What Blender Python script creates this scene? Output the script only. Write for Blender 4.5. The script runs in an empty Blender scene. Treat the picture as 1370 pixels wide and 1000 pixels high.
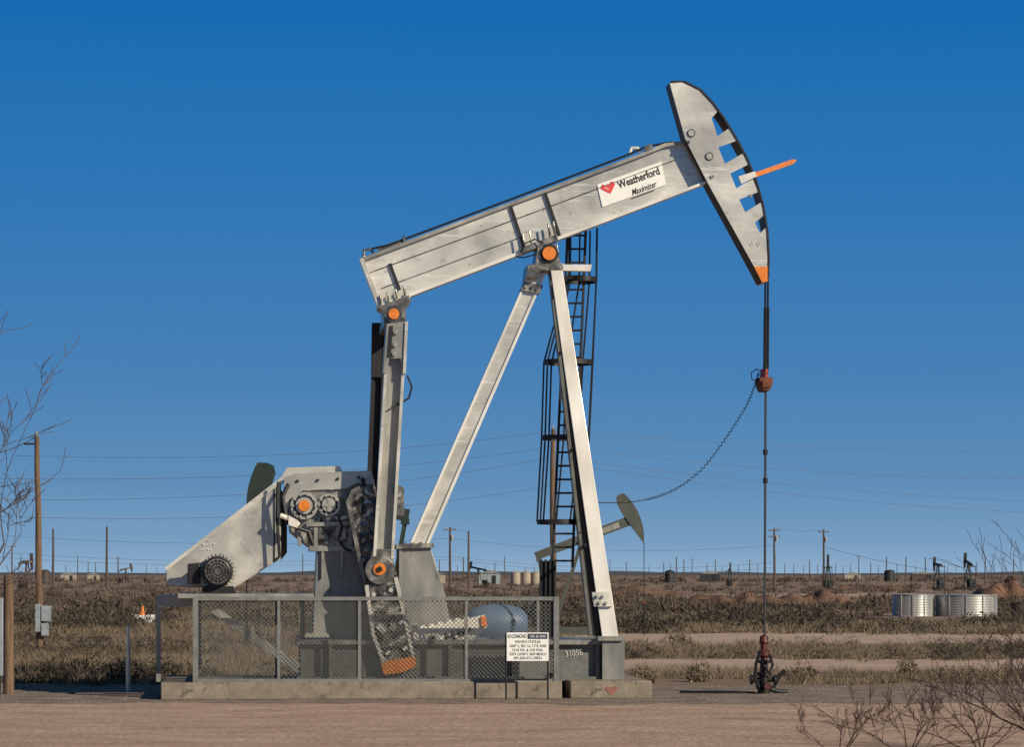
import bpy, bmesh, math, random
import numpy as np
from mathutils import Vector, Matrix
random.seed(4); rng = np.random.default_rng(4)
S = bpy.context.scene; C = S.collection
F = 3960.; H = 2.45; D = 60.; CX = 685.; HY = 768.
TH = math.radians(5)
UD = Vector((math.cos(TH), math.sin(TH), 0)); VD = Vector((-math.sin(TH), math.cos(TH), 0)); ZD = Vector((0, 0, 1))
CAM = Vector((0, -D, H))
def ray(px, py): return Vector(((px-CX)/F, 1, -(py-HY)/F))
def PX(px, py, v):
    d = ray(px, py); return CAM + d*((v-CAM.dot(VD))/d.dot(VD))
def WP(px, py, d): return CAM + ray(px, py)*d
def GP(px, d): return Vector(((px-CX)/F*d, d-D, 0))
def lin(r, g, b):
    return tuple(((c/255)/12.92 if c/255 <= .04045 else ((c/255+.055)/1.055)**2.4) for c in (r, g, b)) + (1,)

# ------------------------------------------------------------------ materials
def mat(name, stops, scale=3., rough=.6, metal=0., bump=0., bscale=30., detail=6., stretch=(1, 1, 1), island=0., spots=None, dist=0., rvar=0., spec=.5, nrough=.62, bdist=.05):
    m = bpy.data.materials.new(name); m.use_nodes = True
    n = m.node_tree.nodes; l = m.node_tree.links; b = n['Principled BSDF']
    b.inputs['Roughness'].default_value = rough; b.inputs['Metallic'].default_value = metal
    b.inputs['Specular IOR Level'].default_value = spec
    tc = n.new('ShaderNodeTexCoord'); mp = n.new('ShaderNodeMapping'); mp.inputs['Scale'].default_value = stretch
    l.new(tc.outputs['Object'], mp.inputs['Vector'])
    nz = n.new('ShaderNodeTexNoise'); nz.inputs['Scale'].default_value = scale; nz.inputs['Detail'].default_value = detail
    nz.inputs['Roughness'].default_value = nrough; nz.inputs['Distortion'].default_value = dist
    l.new(mp.outputs['Vector'], nz.inputs['Vector'])
    fac = nz.outputs['Fac']
    if island:
        g = n.new('ShaderNodeNewGeometry'); mx = n.new('ShaderNodeMix'); mx.data_type = 'FLOAT'; mx.inputs[0].default_value = island
        l.new(fac, mx.inputs[2]); l.new(g.outputs['Random Per Island'], mx.inputs[3]); fac = mx.outputs[0]
    r = n.new('ShaderNodeValToRGB'); e = r.color_ramp.elements
    while len(e) < len(stops): e.new(.5)
    for k, (p, c) in enumerate(stops):
        e[k].position = p; e[k].color = tuple(c[:3]) + (1,)
    l.new(fac, r.inputs['Fac']); col = r.outputs['Color']
    for spt in (spots if isinstance(spots, list) else [spots] if spots else []):
        sc, thr, sc_col = spt[:3]; wdt = spt[3] if len(spt) > 3 else .12
        vec = mp.outputs['Vector']
        if len(spt) > 4:   # streaks along a member: own rotation and stretch
            mp2 = n.new('ShaderNodeMapping'); mp2.inputs['Rotation'].default_value = (0, spt[4], 0); mp2.inputs['Scale'].default_value = spt[5]
            l.new(tc.outputs['Object'], mp2.inputs['Vector']); vec = mp2.outputs['Vector']
        n2 = n.new('ShaderNodeTexNoise'); n2.inputs['Scale'].default_value = sc; n2.inputs['Detail'].default_value = 6; n2.inputs['Roughness'].default_value = .65
        l.new(vec, n2.inputs['Vector'])
        r2 = n.new('ShaderNodeValToRGB'); r2.color_ramp.elements[0].position = thr; r2.color_ramp.elements[1].position = min(1, thr+wdt)
        l.new(n2.outputs['Fac'], r2.inputs['Fac'])
        mx2 = n.new('ShaderNodeMix'); mx2.data_type = 'RGBA'
        l.new(r2.outputs['Color'], mx2.inputs[0]); l.new(col, mx2.inputs[6]); mx2.inputs[7].default_value = tuple(sc_col[:3])+(1,)
        col = mx2.outputs[2]
    l.new(col, b.inputs['Base Color'])
    if rvar:
        mr = n.new('ShaderNodeMapRange'); mr.inputs[1].default_value = .3; mr.inputs[2].default_value = .7
        mr.inputs[3].default_value = rough-rvar; mr.inputs[4].default_value = rough+rvar
        l.new(nz.outputs['Fac'], mr.inputs[0]); l.new(mr.outputs[0], b.inputs['Roughness'])
    if bump:
        nb = n.new('ShaderNodeTexNoise'); nb.inputs['Scale'].default_value = bscale; nb.inputs['Detail'].default_value = 5
        l.new(tc.outputs['Object'], nb.inputs['Vector'])
        bp = n.new('ShaderNodeBump'); bp.inputs['Strength'].default_value = bump; bp.inputs['Distance'].default_value = bdist
        l.new(nb.outputs['Fac'], bp.inputs['Height']); l.new(bp.outputs['Normal'], b.inputs['Normal'])
    return m
def flat(name, c, rough=.6, metal=0., var=.25, scale=4.):
    return mat(name, [(.3, [x*(1-var) for x in c[:3]]), (.7, [x*(1+var) for x in c[:3]])], scale, rough, metal)
M = {}
ST = math.radians(19.5)
M['galv'] = mat('galvanised', [(.30, (.46, .425, .35)), (.42, (.60, .56, .465)), (.53, (.72, .675, .57)), (.66, (.88, .835, .72))], .7, .25, .42, .14, 1.2, 6, (1, 1, 1.3), spots=[(2.2, .56, (.46, .43, .36), .2), (5., .62, (.26, .24, .19), .10), (3., .57, (.90, .86, .75), .10, ST, (.25, 1, 3.5)), (50., .56, (.62, .58, .49), .12)], dist=.5, rvar=.09, nrough=.52, bdist=.06)
M['galvg'] = mat('grey_sheet', [(.28, (.34, .32, .275)), (.44, (.46, .44, .385)), (.58, (.60, .57, .495)), (.70, (.80, .76, .66))], .9, .26, .42, .16, 1.2, 6, (1, 1, 1), spots=[(2.6, .57, (.31, .295, .255), .2), (7., .63, (.86, .82, .72), .1), (11., .65, (.17, .16, .13), .08)], dist=.7, rvar=.09, nrough=.54, bdist=.06)
M['bright'] = mat('bright_galvanised_and_glare', [(.3, (.70, .65, .55)), (.5, (.86, .815, .71)), (.7, (.96, .925, .84))], 1.6, .24, .28, .07, 4., 6, (1, 1, .4), spots=[(5., .65, (.48, .42, .32)), (40., .62, (.74, .695, .60))], rvar=.08, nrough=.54)  # pale steel; on the front post and lower beam flange it paints sunlight
M['gdark'] = mat('dull_galvanised', [(.3, (.055, .053, .047)), (.5, (.20, .19, .165)), (.68, (.50, .475, .41))], 3., .27, .5, .25, 8., 6, dist=.8, rvar=.12, nrough=.57)
M['gmid'] = mat('grey_galvanised_and_shade', [(.3, (.20, .20, .18)), (.5, (.32, .315, .28)), (.7, (.48, .46, .40))], 1.6, .32, .32, .1, 3., 7, (1, 1, .4), spots=[(5., .61, (.14, .135, .115)), (22., .66, (.52, .495, .43))], rvar=.1)  # grey steel; also the painted shade tone on pitman web and upper flange
M['ped'] = mat('pedestal_grey', [(.3, (.155, .158, .147)), (.5, (.24, .24, .222)), (.7, (.36, .35, .315))], 1.6, .38, .3, .1, 3., 7, (1, 1, .35), spots=[(5., .60, (.10, .098, .085))], rvar=.1)
M['wet'] = mat('oily_steel', [(.36, (.016, .015, .014)), (.46, (.06, .056, .049)), (.55, (.20, .19, .16)), (.65, (.70, .66, .57))], 4.5, .2, .55, .5, 6., 7, dist=1.2, rvar=.1, nrough=.62)
M['skid'] = mat('skid_paint', [(.3, (.10, .104, .097)), (.7, (.19, .192, .175))], 3., .45, .2, .05, 10., spots=[(9., .64, (.06, .055, .05))])
M['black'] = flat('black_steel', (.012, .012, .013), .5, .2)
M['dark'] = flat('dark_steel_and_shade', (.022, .022, .024), .5, .3)  # dark parts, and painted shade on far post, far pitman and head back
M['steel'] = flat('rod_steel', (.08, .08, .08), .35, .5, .05)
M['orange'] = mat('orange_paint', [(.3, (.48, .13, .014)), (.6, (.70, .20, .02))], 9, .5, 0, spots=[(14., .62, (.22, .08, .03))])
M['red'] = flat('red_paint', (.075, .012, .010), .5, 0, .6, 20)
M['clampred'] = flat('clamp_red', (.36, .05, .03), .5, 0, .4, 20)
M['rust'] = flat('rusty_steel', (.14, .045, .020), .8, 0, .6, 14)
M['oily'] = flat('oil_stained_iron', (.020, .015, .013), .45, .3, .6, 14)
M['conc'] = mat('concrete', [(.3, (.15, .125, .097)), (.7, (.285, .24, .185))], 3., .9, 0, .3, 30., 9, spots=[(4, .56, (.095, .08, .063)), (20, .66, (.38, .335, .275))])
M['fence'] = flat('fence_steel', (.20, .205, .195), .45, .3, .25, 6)
M['mesh'] = flat('fence_wire', (.14, .14, .127), .5, .3, .2, 6)
M['white'] = flat('white_panel', (.78, .78, .75), .5, 0, .05)
M['ink'] = flat('black_ink', (.010, .010, .012), .6, 0, .05)
M['redink'] = flat('red_ink', (.66, .05, .06), .6, 0, .05)
M['fadered'] = flat('faded_red_ink', (.26, .11, .085), .8, 0, .4, 25)
M['navy'] = flat('navy_ink', (.02, .035, .07), .6, 0, .05)
M['chalk'] = flat('chalk', (.50, .50, .48), .9, 0, .2, 30)
M['wood'] = mat('weathered_wood', [(.3, (.08, .048, .028)), (.7, (.21, .135, .085))], 3., .9, 0, .3, 20, 8, (6, 6, .4))
M['woodfar'] = flat('far_wood', (.085, .065, .055), .9)
M['wire'] = flat('wire', (.06, .065, .07), .6)
M['pumpgreen'] = flat('green_grey_paint', (.065, .072, .062), .6)
M['pumpdark'] = flat('dark_green_paint', (.014, .028, .022), .6)
M['pumpblack'] = flat('black_green_paint', (.018, .022, .022), .6)
M['pumpred'] = flat('red_brown_paint', (.06, .044, .038), .7)
M['bluegrey'] = flat('blue_grey_tank', (.095, .155, .245), .5, 0, .06, 1.)
M['tank'] = mat('corrugated_tank', [(.3, (.34, .35, .35)), (.7, (.54, .54, .52))], 2., .35, .5, 0, 10, 5, (3, 3, .4))
M['beige'] = flat('beige_tank', (.34, .29, .23), .7)
M['boxgrey'] = flat('grey_box', (.26, .30, .32), .5)
M['road'] = mat('dirt_road', [(.25, (.29, .18, .125)), (.43, (.365, .24, .172)), (.58, (.435, .295, .218)), (.78, (.52, .375, .29))], 1.1, .95, 0, 1., 7., 14, (.6, .8, 1), spots=[(1.6, .56, (.27, .17, .12), .2), (12., .60, (.57, .43, .345)), (9., .64, (.21, .14, .105))])
M['track'] = mat('pale_track', [(.3, (.34, .23, .17)), (.7, (.49, .36, .28))], .4, .95, 0, .3, 8., 8)
M['pad'] = mat('gravel_pad', [(.3, (.11, .083, .064)), (.5, (.21, .16, .125)), (.75, (.32, .25, .20))], 1.3, .95, 0, 1., 12., 14, spots=[(7., .54, (.115, .095, .078)), (16., .62, (.42, .35, .285))])
M['ground'] = mat('dry_ground', [(.3, (.12, .077, .052)), (.5, (.20, .13, .09)), (.72, (.30, .20, .14))], .10, .95, 0, .4, 4., 12, spots=[(.04, .52, (.32, .205, .14)), (1.2, .6, (.095, .066, .047))])
M['mound'] = mat('red_earth', [(.3, (.10, .052, .034)), (.7, (.20, .11, .072))], 1.2, .95, 0, .5, 5., spots=[(3., .58, (.06, .042, .032))])
M['hill'] = mat('far_scrub', [(.3, (.05, .05, .06)), (.7, (.09, .08, .083))], .02, .95)  # purplish distance haze is mixed into this colour
M['grass'] = mat('dry_grass_blades', [(.15, (.05, .038, .026)), (.42, (.135, .103, .068)), (.65, (.235, .183, .123)), (.95, (.40, .32, .22))], .3, .9, island=.4)
M['scrub'] = mat('scrub_twigs', [(.15, (.014, .012, .009)), (.45, (.042, .035, .024)), (.65, (.078, .062, .042)), (.9, (.14, .108, .075))], .25, .9, island=.4)
M['farscrub'] = mat('scrub_far', [(.2, (.024, .020, .016)), (.42, (.064, .048, .035)), (.6, (.118, .086, .062)), (.85, (.21, .155, .112))], .03, .9, island=.3)
M['bark'] = flat('bare_bark', (.055, .034, .028), .9, 0, .4, 8)
M['barkgrey'] = flat('pale_bark', (.085, .072, .072), .9, 0, .4, 8)
M['stone'] = mat('loose_stones', [(.2, (.13, .09, .068)), (.5, (.26, .185, .14)), (.8, (.38, .29, .23))], 3., .9, island=.8)

# ------------------------------------------------------------------ mesh helpers
ORG = {}
class MB:
    def __init__(s): s.v = []; s.f = []
    def add(s, vs, fs):
        b = len(s.v); s.v += [Vector(p) for p in vs]; s.f += [tuple(b+i for i in f) for f in fs]; return s
    def prism(s, pts, vec):
        n = len(pts)
        return s.add(list(pts)+[p+vec for p in pts], [tuple(range(n)), tuple(range(2*n-1, n-1, -1))]+[(i, (i+1) % n, n+(i+1) % n, n+i) for i in range(n)])
    def plate(s, pp, v0, v1): return s.prism([PX(x, y, v0) for x, y in pp], VD*(v1-v0))
    def box(s, c, sx, sy, sz, X=Vector((1, 0, 0)), Y=Vector((0, 1, 0)), Z=Vector((0, 0, 1))):
        c = Vector(c); q = [c+X*a*sx/2+Y*b*sy/2-Z*sz/2 for a, b in ((-1, -1), (1, -1), (1, 1), (-1, 1))]
        return s.prism(q, Z*sz)
    def tube(s, p, q, r0, r1=None, n=8):
        p = Vector(p); q = Vector(q); r1 = r0 if r1 is None else r1
        a = (q-p).normalized(); u = a.orthogonal().normalized(); w = a.cross(u)
        vs = [p+(u*math.cos(t)+w*math.sin(t))*r0 for t in [2*math.pi*i/n for i in range(n)]] + [q+(u*math.cos(t)+w*math.sin(t))*r1 for t in [2*math.pi*i/n for i in range(n)]]
        return s.add(vs, [tuple(range(n)), tuple(range(2*n-1, n-1, -1))]+[(i, (i+1) % n, n+(i+1) % n, n+i) for i in range(n)])
    def path(s, pts, r, n=6):
        pts = [Vector(p) for p in pts]; vs = []; fs = []; u = None
        for i, p in enumerate(pts):
            a = (pts[min(i+1, len(pts)-1)]-pts[max(i-1, 0)]).normalized()
            if u is None: u = a.orthogonal().normalized()
            u = (u-a*u.dot(a)).normalized(); w = a.cross(u)
            rr = r[i] if isinstance(r, (list, tuple)) else r
            vs += [p+(u*math.cos(2*math.pi*k/n)+w*math.sin(2*math.pi*k/n))*rr for k in range(n)]
        for i in range(len(pts)-1):
            fs += [(i*n+k, i*n+(k+1) % n, (i+1)*n+(k+1) % n, (i+1)*n+k) for k in range(n)]
        fs += [tuple(range(n)), tuple(range(len(vs)-n, len(vs)))]
        return s.add(vs, fs)
    def cylv(s, px, py, r, v0, v1, n=24, r1=None):
        p = PX(px, py, v0); return s.tube(p, p+VD*(v1-v0), r/66., (r if r1 is None else r1)/66., n)
    def lathe(s, c, prof, n=16):
        vs = []; fs = []
        for r, z in prof: vs += [Vector(c)+Vector((r*math.cos(2*math.pi*k/n), r*math.sin(2*math.pi*k/n), z)) for k in range(n)]
        for i in range(len(prof)-1): fs += [(i*n+k, i*n+(k+1) % n, (i+1)*n+(k+1) % n, (i+1)*n+k) for k in range(n)]
        fs += [tuple(range(n)), tuple(range(len(vs)-n, len(vs)))]
        return s.add(vs, fs)
    def build(s, name, m, parent=None, org=None, bevel=0):
        if org is None: org = ORG[parent.name] if parent else Vector((0, 0, 0))
        org = Vector(org)
        me = bpy.data.meshes.new(name); me.from_pydata([tuple(p-org) for p in s.v], [], s.f)
        bm = bmesh.new(); bm.from_mesh(me); bmesh.ops.recalc_face_normals(bm, faces=bm.faces); bm.to_mesh(me); bm.free()
        me.polygons.foreach_set('use_smooth', [True]*len(me.polygons)); me.set_sharp_from_angle(angle=math.radians(35))
        o = bpy.data.objects.new(name, me); C.objects.link(o); me.materials.append(m if not isinstance(m, str) else M[m])
        if parent: o.parent = parent
        else: o.location = org
        ORG[o.name] = org
        if bevel:
            b = o.modifiers.new('bevel', 'BEVEL'); b.width = bevel; b.segments = 2; b.limit_method = 'ANGLE'; b.angle_limit = math.radians(50); b.harden_normals = False
        return o
def P1(name, m, parent, pp, v0, v1, bevel=0): b = MB(); b.plate(pp, v0, v1); return b.build(name, m, parent, bevel=bevel)
def P2(name, m, parent, pts, r, n=6): b = MB(); b.path(pts, r, n); return b.build(name, m, parent)
def tag(o, label=None, cat=None, group=None, kind=None):
    for k, v in (('label', label), ('category', cat), ('group', group), ('kind', kind)):
        if v: o[k] = v
    return o
def thing(name, org, label, cat, group=None):
    o = bpy.data.objects.new(name, None); C.objects.link(o); o.location = org; o.empty_display_size = .3; ORG[o.name] = Vector(org)
    return tag(o, label, cat, group)
def text(st, A, B, hpx, v, m, parent, shear=0, bold=0, name='lettering'):
    cu = bpy.data.curves.new('t', 'FONT'); cu.body = st; cu.size = 1; cu.shear = shear; cu.offset = bold; cu.resolution_u = 3
    ob = bpy.data.objects.new('t', cu); C.objects.link(ob)
    dg = bpy.context.evaluated_depsgraph_get(); me = bpy.data.meshes.new_from_object(ob.evaluated_get(dg))
    bpy.data.objects.remove(ob)
    co = [p.co.copy() for p in me.vertices]; x0 = min(c.x for c in co); x1 = max(c.x for c in co); y1 = max(c.y for c in co)
    a = PX(A[0], A[1], v); b = PX(B[0], B[1], v); r = (b-a).normalized(); up = VD.cross(r)*-1
    if up.z < 0: up = -up
    sx = (b-a).length/(x1-x0); sy = hpx/66./y1; org = ORG[parent.name]
    for p, c in zip(me.vertices, co): p.co = a+r*((c.x-x0)*sx)+up*(c.y*sy)-org
    me.materials.clear(); me.materials.append(M[m])
    o = bpy.data.objects.new(name, me); C.objects.link(o); o.parent = parent; ORG[o.name] = org
    return o

# ------------------------------------------------------------------ camera, light, sky
cam = bpy.data.cameras.new('camera'); co = bpy.data.objects.new('camera', cam); C.objects.link(co); S.camera = co
co.location = CAM; co.rotation_euler = (math.pi/2, 0, 0); cam.lens = F/1370*36; cam.sensor_width = 36; cam.shift_y = (HY-500)/1370
cam.clip_start = .5; cam.clip_end = 40000
EL = math.radians(27); AZ = (0.74, -0.673)
sd = Vector((AZ[0]*math.cos(EL), AZ[1]*math.cos(EL), math.sin(EL)))
sl = bpy.data.lights.new('sun', 'SUN'); sl.energy = 5.0; sl.angle = math.radians(.5); sl.color = (1, .89, .72)
so = bpy.data.objects.new('sun', sl); C.objects.link(so); so.rotation_euler = sd.to_track_quat('Z', 'Y').to_euler(); so.location = (40, -40, 40)
w = bpy.data.worlds.new('World'); S.world = w; w.use_nodes = True; n = w.node_tree.nodes; l = w.node_tree.links
bg = n['Background']; bg.inputs['Strength'].default_value = .1
sk = n.new('ShaderNodeTexSky'); sk.sky_type = 'NISHITA'; sk.sun_disc = False; sk.sun_elevation = EL; sk.sun_rotation = math.atan2(AZ[0], AZ[1]); sk.air_density = 1; sk.dust_density = .3; sk.ozone_density = 2
tc = n.new('ShaderNodeTexCoord'); sp = n.new('ShaderNodeSeparateXYZ'); l.new(tc.outputs['Generated'], sp.inputs[0])
mm = n.new('ShaderNodeMath'); mm.operation = 'MULTIPLY'; mm.inputs[1].default_value = 3.; l.new(sp.outputs['Z'], mm.inputs[0])
rp = n.new('ShaderNodeValToRGB'); e = rp.color_ramp.elements
stops = [(0, lin(142, 174, 203)), (.03, lin(118, 157, 194)), (.09, lin(92, 140, 184)), (.2, lin(66, 126, 181)), (.38, lin(40, 116, 181)), (.58, lin(4, 104, 176)), (.8, lin(20, 80, 130)), (1, lin(45, 72, 98))]
while len(e) < len(stops): e.new(.5)
for k, (p, c) in enumerate(stops): e[k].position = p; e[k].color = c
l.new(mm.outputs[0], rp.inputs['Fac'])
sc = n.new('ShaderNodeVectorMath'); sc.operation = 'SCALE'; sc.inputs['Scale'].default_value = 10; l.new(rp.outputs['Color'], sc.inputs[0])
mx = n.new('ShaderNodeMix'); mx.data_type = 'RGBA'; mx.inputs[0].default_value = .98; l.new(sk.outputs['Color'], mx.inputs[6]); l.new(sc.outputs[0], mx.inputs[7]); l.new(mx.outputs[2], bg.inputs['Color'])
S.view_settings.view_transform = 'Standard'; S.view_settings.look = 'None'; S.view_settings.exposure = 0

# ------------------------------------------------------------------ setting
def nz1(x, s): return math.sin(x*.7+s)*.5+math.sin(x*1.9+s*2.3)*.3+math.sin(x*4.3+s*1.7)*.2
def sheet(name, xs, f0, f1, z, m, label, cat):
    b = MB(); n_ = len(xs)
    vs = [Vector((x, f0(x), z)) for x in xs]+[Vector((x, f1(x), z)) for x in xs]
    b.add(vs, [(i, i+1, n_+i+1, n_+i) for i in range(n_-1)])
    return tag(b.build(name, m), label, cat, kind='structure')
b = MB(); b.add([(-9000, -300, 0), (9000, -300, 0), (9000, 14000, 0), (-9000, 14000, 0)], [(0, 1, 2, 3)])
tag(b.build('ground', 'ground'), 'dry brown scrubland ground reaching to the horizon', 'ground', kind='structure')
xs = [x*.25 for x in range(-320, 321)]
sheet('gravel_pad', [x*.25 for x in range(-180, 181)], lambda x: -8, lambda x: 4.6+nz1(x, 1)*.9, .004, 'pad', 'grey gravel pad around the pumpjack', 'gravel pad')
sheet('dirt_road', xs, lambda x: -45, lambda x: -4.6+nz1(x*.6, 4)*.6+.35*nz1(x*3, 2), .008, 'road', 'reddish tan dirt road across the foreground', 'dirt road')
sheet('dirt_track', [x*.25 for x in range(4, 320)], lambda x: 14.5+nz1(x*.5, 2)*1.6+nz1(x*2, 5)*.8, lambda x: 24.5+nz1(x*.4, 5)*1.5, .004, 'track', 'pale dirt track behind the well, nearer one', 'dirt track')
sheet('dirt_track', [x*.25 for x in range(8, 480)], lambda x: 43+nz1(x*.3, 3)*2.5+nz1(x*1.5, 4)*1.5, lambda x: 60+nz1(x*.25, 6)*3, .004, 'track', 'pale dirt track behind the well, middle one', 'dirt track')
sheet('dirt_track', [x*2 for x in range(6, 160)], lambda x: 225+nz1(x*.1, 3)*12, lambda x: 290+nz1(x*.08, 6)*14, .004, 'track', 'pale dirt track behind the well, farthest one', 'dirt track')
b = MB(); NX = 160
vs = []
for j, yy in enumerate((3500, 5200, 7000)):
    for i in range(NX):
        x = -3200+6400*i/(NX-1)
        vs.append((x, yy, -1 if j != 1 else 5.0+3.0*nz1(x*.006, 2)+1.2*nz1(x*.05, 7)))
b.add(vs, [(j*NX+i, j*NX+i+1, (j+1)*NX+i+1, (j+1)*NX+i) for j in range(2) for i in range(NX-1)])
tag(b.build('hills', 'hill'), 'low dark scrub rise along the horizon', 'hills', kind='structure')
def mound(px, d, wd, h, label, seed):
    c = GP(px, d); b = MB(); n_ = 56; R = random.Random(seed); vs = []
    ph = [R.uniform(0, 6) for _ in range(9)]
    for j in range(15):
        t = j/14
        for i in range(n_):
            a = 2*math.pi*i/n_
            rr = (1+.18*math.sin(2*a+ph[0])+.12*math.sin(5*a+ph[1]))*t
            x = math.cos(a)*rr; y = math.sin(a)*rr
            z = h*(math.cos(math.pi*t)*.5+.5)**.7*(.75+.3*math.sin(4*x+ph[2])+.22*math.sin(9*x+5*y+ph[3])+.12*math.sin(19*x+ph[4]))+R.uniform(-.08, .08)*h*(1-t)
            vs.append(c+Vector((x*wd/2, y*wd*.35, max(z, 0)-.02)))
    b.add(vs, [(j*n_+i, j*n_+(i+1) % n_, (j+1)*n_+(i+1) % n_, (j+1)*n_+i) for j in range(14) for i in range(n_)])
    tag(b.build('dirt_mound', 'mound', org=c), label, 'dirt mound', kind='structure')
mound(1005, 215, 11, 1.4, 'reddish earth mound left of the thin utility pole', 1)
mound(1090, 225, 9, 1.1, 'reddish earth mound right of the thin utility pole', 2)
mound(860, 330, 13, .9, 'low earth mound beyond the olive pumpjack', 3)
mound(1350, 260, 9, 1.8, 'reddish earth mound behind the silver tanks', 4)
mound(1160, 420, 14, 1.0, 'small far earth mound near the horizon', 5)

# ------------------------------------------------------------------ vegetation as stuff
def tri_obj(name, T, m):
    n_ = len(T); me = bpy.data.meshes.new(name); me.vertices.add(3*n_); me.vertices.foreach_set('co', T.astype(np.float32).ravel())
    me.loops.add(3*n_); me.loops.foreach_set('vertex_index', np.arange(3*n_, dtype=np.int32)); me.polygons.add(n_)
    me.polygons.foreach_set('loop_start', np.arange(n_, dtype=np.int32)*3); me.update(calc_edges=True); me.validate()
    o = bpy.data.objects.new(name, me); C.objects.link(o); me.materials.append(M[m]); return o
def tuft(k, h, sp, wd):
    a = rng.uniform(0, 2*np.pi, k); r = np.sqrt(rng.uniform(0, 1, k))*sp*.4; hh = h*rng.uniform(.45, 1, k); ln = rng.uniform(.1, .9, k)*h
    bx = np.cos(a)*r; by = np.sin(a)*r; pa = rng.uniform(0, np.pi, k); dx = np.cos(pa)*wd/2; dy = np.sin(pa)*wd/2
    T = np.zeros((k, 3, 3)); T[:, 0] = np.c_[bx-dx, by-dy, 0*a]; T[:, 1] = np.c_[bx+dx, by+dy, 0*a]; T[:, 2] = np.c_[bx+np.cos(a)*ln, by+np.sin(a)*ln, hh]
    return T
def bush(k, r, h, size):
    u = rng.normal(size=(k, 3)); u /= np.linalg.norm(u, axis=1)[:, None]; rad = rng.uniform(.25, 1, k)**.6
    lump = 1+.3*np.sin(u[:, 0]*4+rng.uniform(0, 6))*np.cos(u[:, 1]*5+rng.uniform(0, 6))
    c = np.c_[u[:, 0]*r*rad*lump, u[:, 1]*r*rad*lump, np.abs(u[:, 2])*h*rad*lump]
    e1 = rng.normal(size=(k, 3)); e1[:, 2] = np.abs(e1[:, 2])*1.3; e1 /= np.linalg.norm(e1, axis=1)[:, None]; e2 = rng.normal(size=(k, 3)); e2 /= np.linalg.norm(e2, axis=1)[:, None]
    s = size*rng.uniform(.5, 1.4, (k, 1))
    return np.stack([c-e1*s*.5+e2*s*.18, c-e1*s*.5-e2*s*.18, c+e1*s*.8], 1)
def okmask(x, y):
    pn = 5.0+np.sin(x*.9)*.7+np.sin(x*2.3)*.5
    m = y > pn
    j = rng.normal(size=len(x))*.9
    m &= ~((x > 1) & (y > 13.3+np.sin(x*.5)+j) & (y < 24.0+np.sin(x*.4)+j))
    m &= ~((x > 2.5) & (y > 41.5+np.sin(x*.3)*2+j*2) & (y < 59+np.sin(x*.2)*3+j*2))
    m &= ~((x > 14) & (y > 225+np.sin(x*.1)*9) & (y < 288+np.sin(x*.07)*14))
    m &= ~((np.abs(x+1.) < 6.5) & (y < 8.5))
    m &= ~((x > 18) & (x < 29) & (y > 85) & (y < 112))
    return m
def place(temps, x, y, s0, s1):
    out = []
    idx = rng.integers(0, len(temps), len(x)); sc = rng.uniform(s0, s1, len(x)); an = rng.uniform(0, 6.283, len(x))
    for k, T in enumerate(temps):
        q = np.where(idx == k)[0]
        c = np.cos(an[q])[:, None, None]; s = np.sin(an[q])[:, None, None]; g = sc[q][:, None, None]
        X = (T[None, :, :, 0]*c-T[None, :, :, 1]*s)*g+x[q][:, None, None]; Y = (T[None, :, :, 0]*s+T[None, :, :, 1]*c)*g+y[q][:, None, None]; Z = T[None, :, :, 2]*g+0*X
        out.append(np.stack([X, Y, Z], -1).reshape(-1, 3, 3))
    return np.concatenate(out)
def scatter(temps, N, d0, d1, s0, s1, keep=None, margin=1.35, nz=.6):
    d = 1/rng.uniform(1/d1, 1/d0, N); x = rng.uniform(-1, 1, N)*d*(CX/F)*margin; y = d-D
    m = okmask(x, y)
    pat = np.sin(x*.21+np.sin(y*.13)*2)+np.sin(y*.31+x*.07)+.7*np.sin(x*.53+1.7*np.sin(y*.09+x*.05))+rng.normal(size=N)*nz
    if keep is not None: m &= pat > keep
    return place(temps, x[m], y[m], s0, s1)
g1 = scatter([tuft(22, .27, .4, .017) for _ in range(8)], 8500, 64.5, 125, .45, 1.2)
g2 = scatter([tuft(20, .34, .8, .04) for _ in range(8)], 9000, 118, 320, .5, 1.2, -1.0)
tag(tri_obj('dry_grass', np.concatenate([g1, g2]), 'grass'), 'pale dry grass covering the plain behind the pumpjack', 'grass', kind='stuff')
s1 = scatter([bush(110, .5, .42, .10) for _ in range(8)], 2600, 66, 130, .4, 1.25, .8, nz=.5)
s2 = scatter([bush(70, .8, .55, .19) for _ in range(8)], 3200, 120, 260, .5, 1.4, .4, nz=.5)
tag(tri_obj('scrub_brush', np.concatenate([s1, s2]), 'scrub'), 'dark bare scrub clumps among the dry grass', 'scrub', kind='stuff')
s3 = scatter([bush(44, 1.1, .55, .36) for _ in range(8)], 5000, 180, 900, .5, 1.4, .1)
s4 = scatter([bush(24, 2.2, 1.0, 1.0) for _ in range(8)], 1700, 800, 3300, .5, 1.2, -.6)
tag(tri_obj('far_scrub', np.concatenate([s3, s4]), 'farscrub'), 'far brown scrub fading to the horizon', 'scrub', kind='stuff')
def stone():
    a = np.array([[1, 0, 0], [0, 1, 0], [-1, 0, 0], [0, -1, 0], [0, 0, 1.]])*rng.uniform(.6, 1.2, (5, 1)); a[:, 2] *= .6
    return np.array([[a[0], a[1], a[4]], [a[1], a[2], a[4]], [a[2], a[3], a[4]], [a[3], a[0], a[4]]])
NS = 6500; d = rng.uniform(42, 65, NS); x = rng.uniform(-1.2, 1.2, NS)*d*CX/F; y = d-D
kp = (rng.uniform(0, 1, NS) < np.where(y > -5, 1., .22)) & ~((x > -7.4) & (x < 3.2) & (y > -2.6) & (y < 3))
T = place([stone()*.022 for _ in range(6)], x[kp], y[kp], .4, 1.4)
T[:, :, 2] += .006
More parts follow.
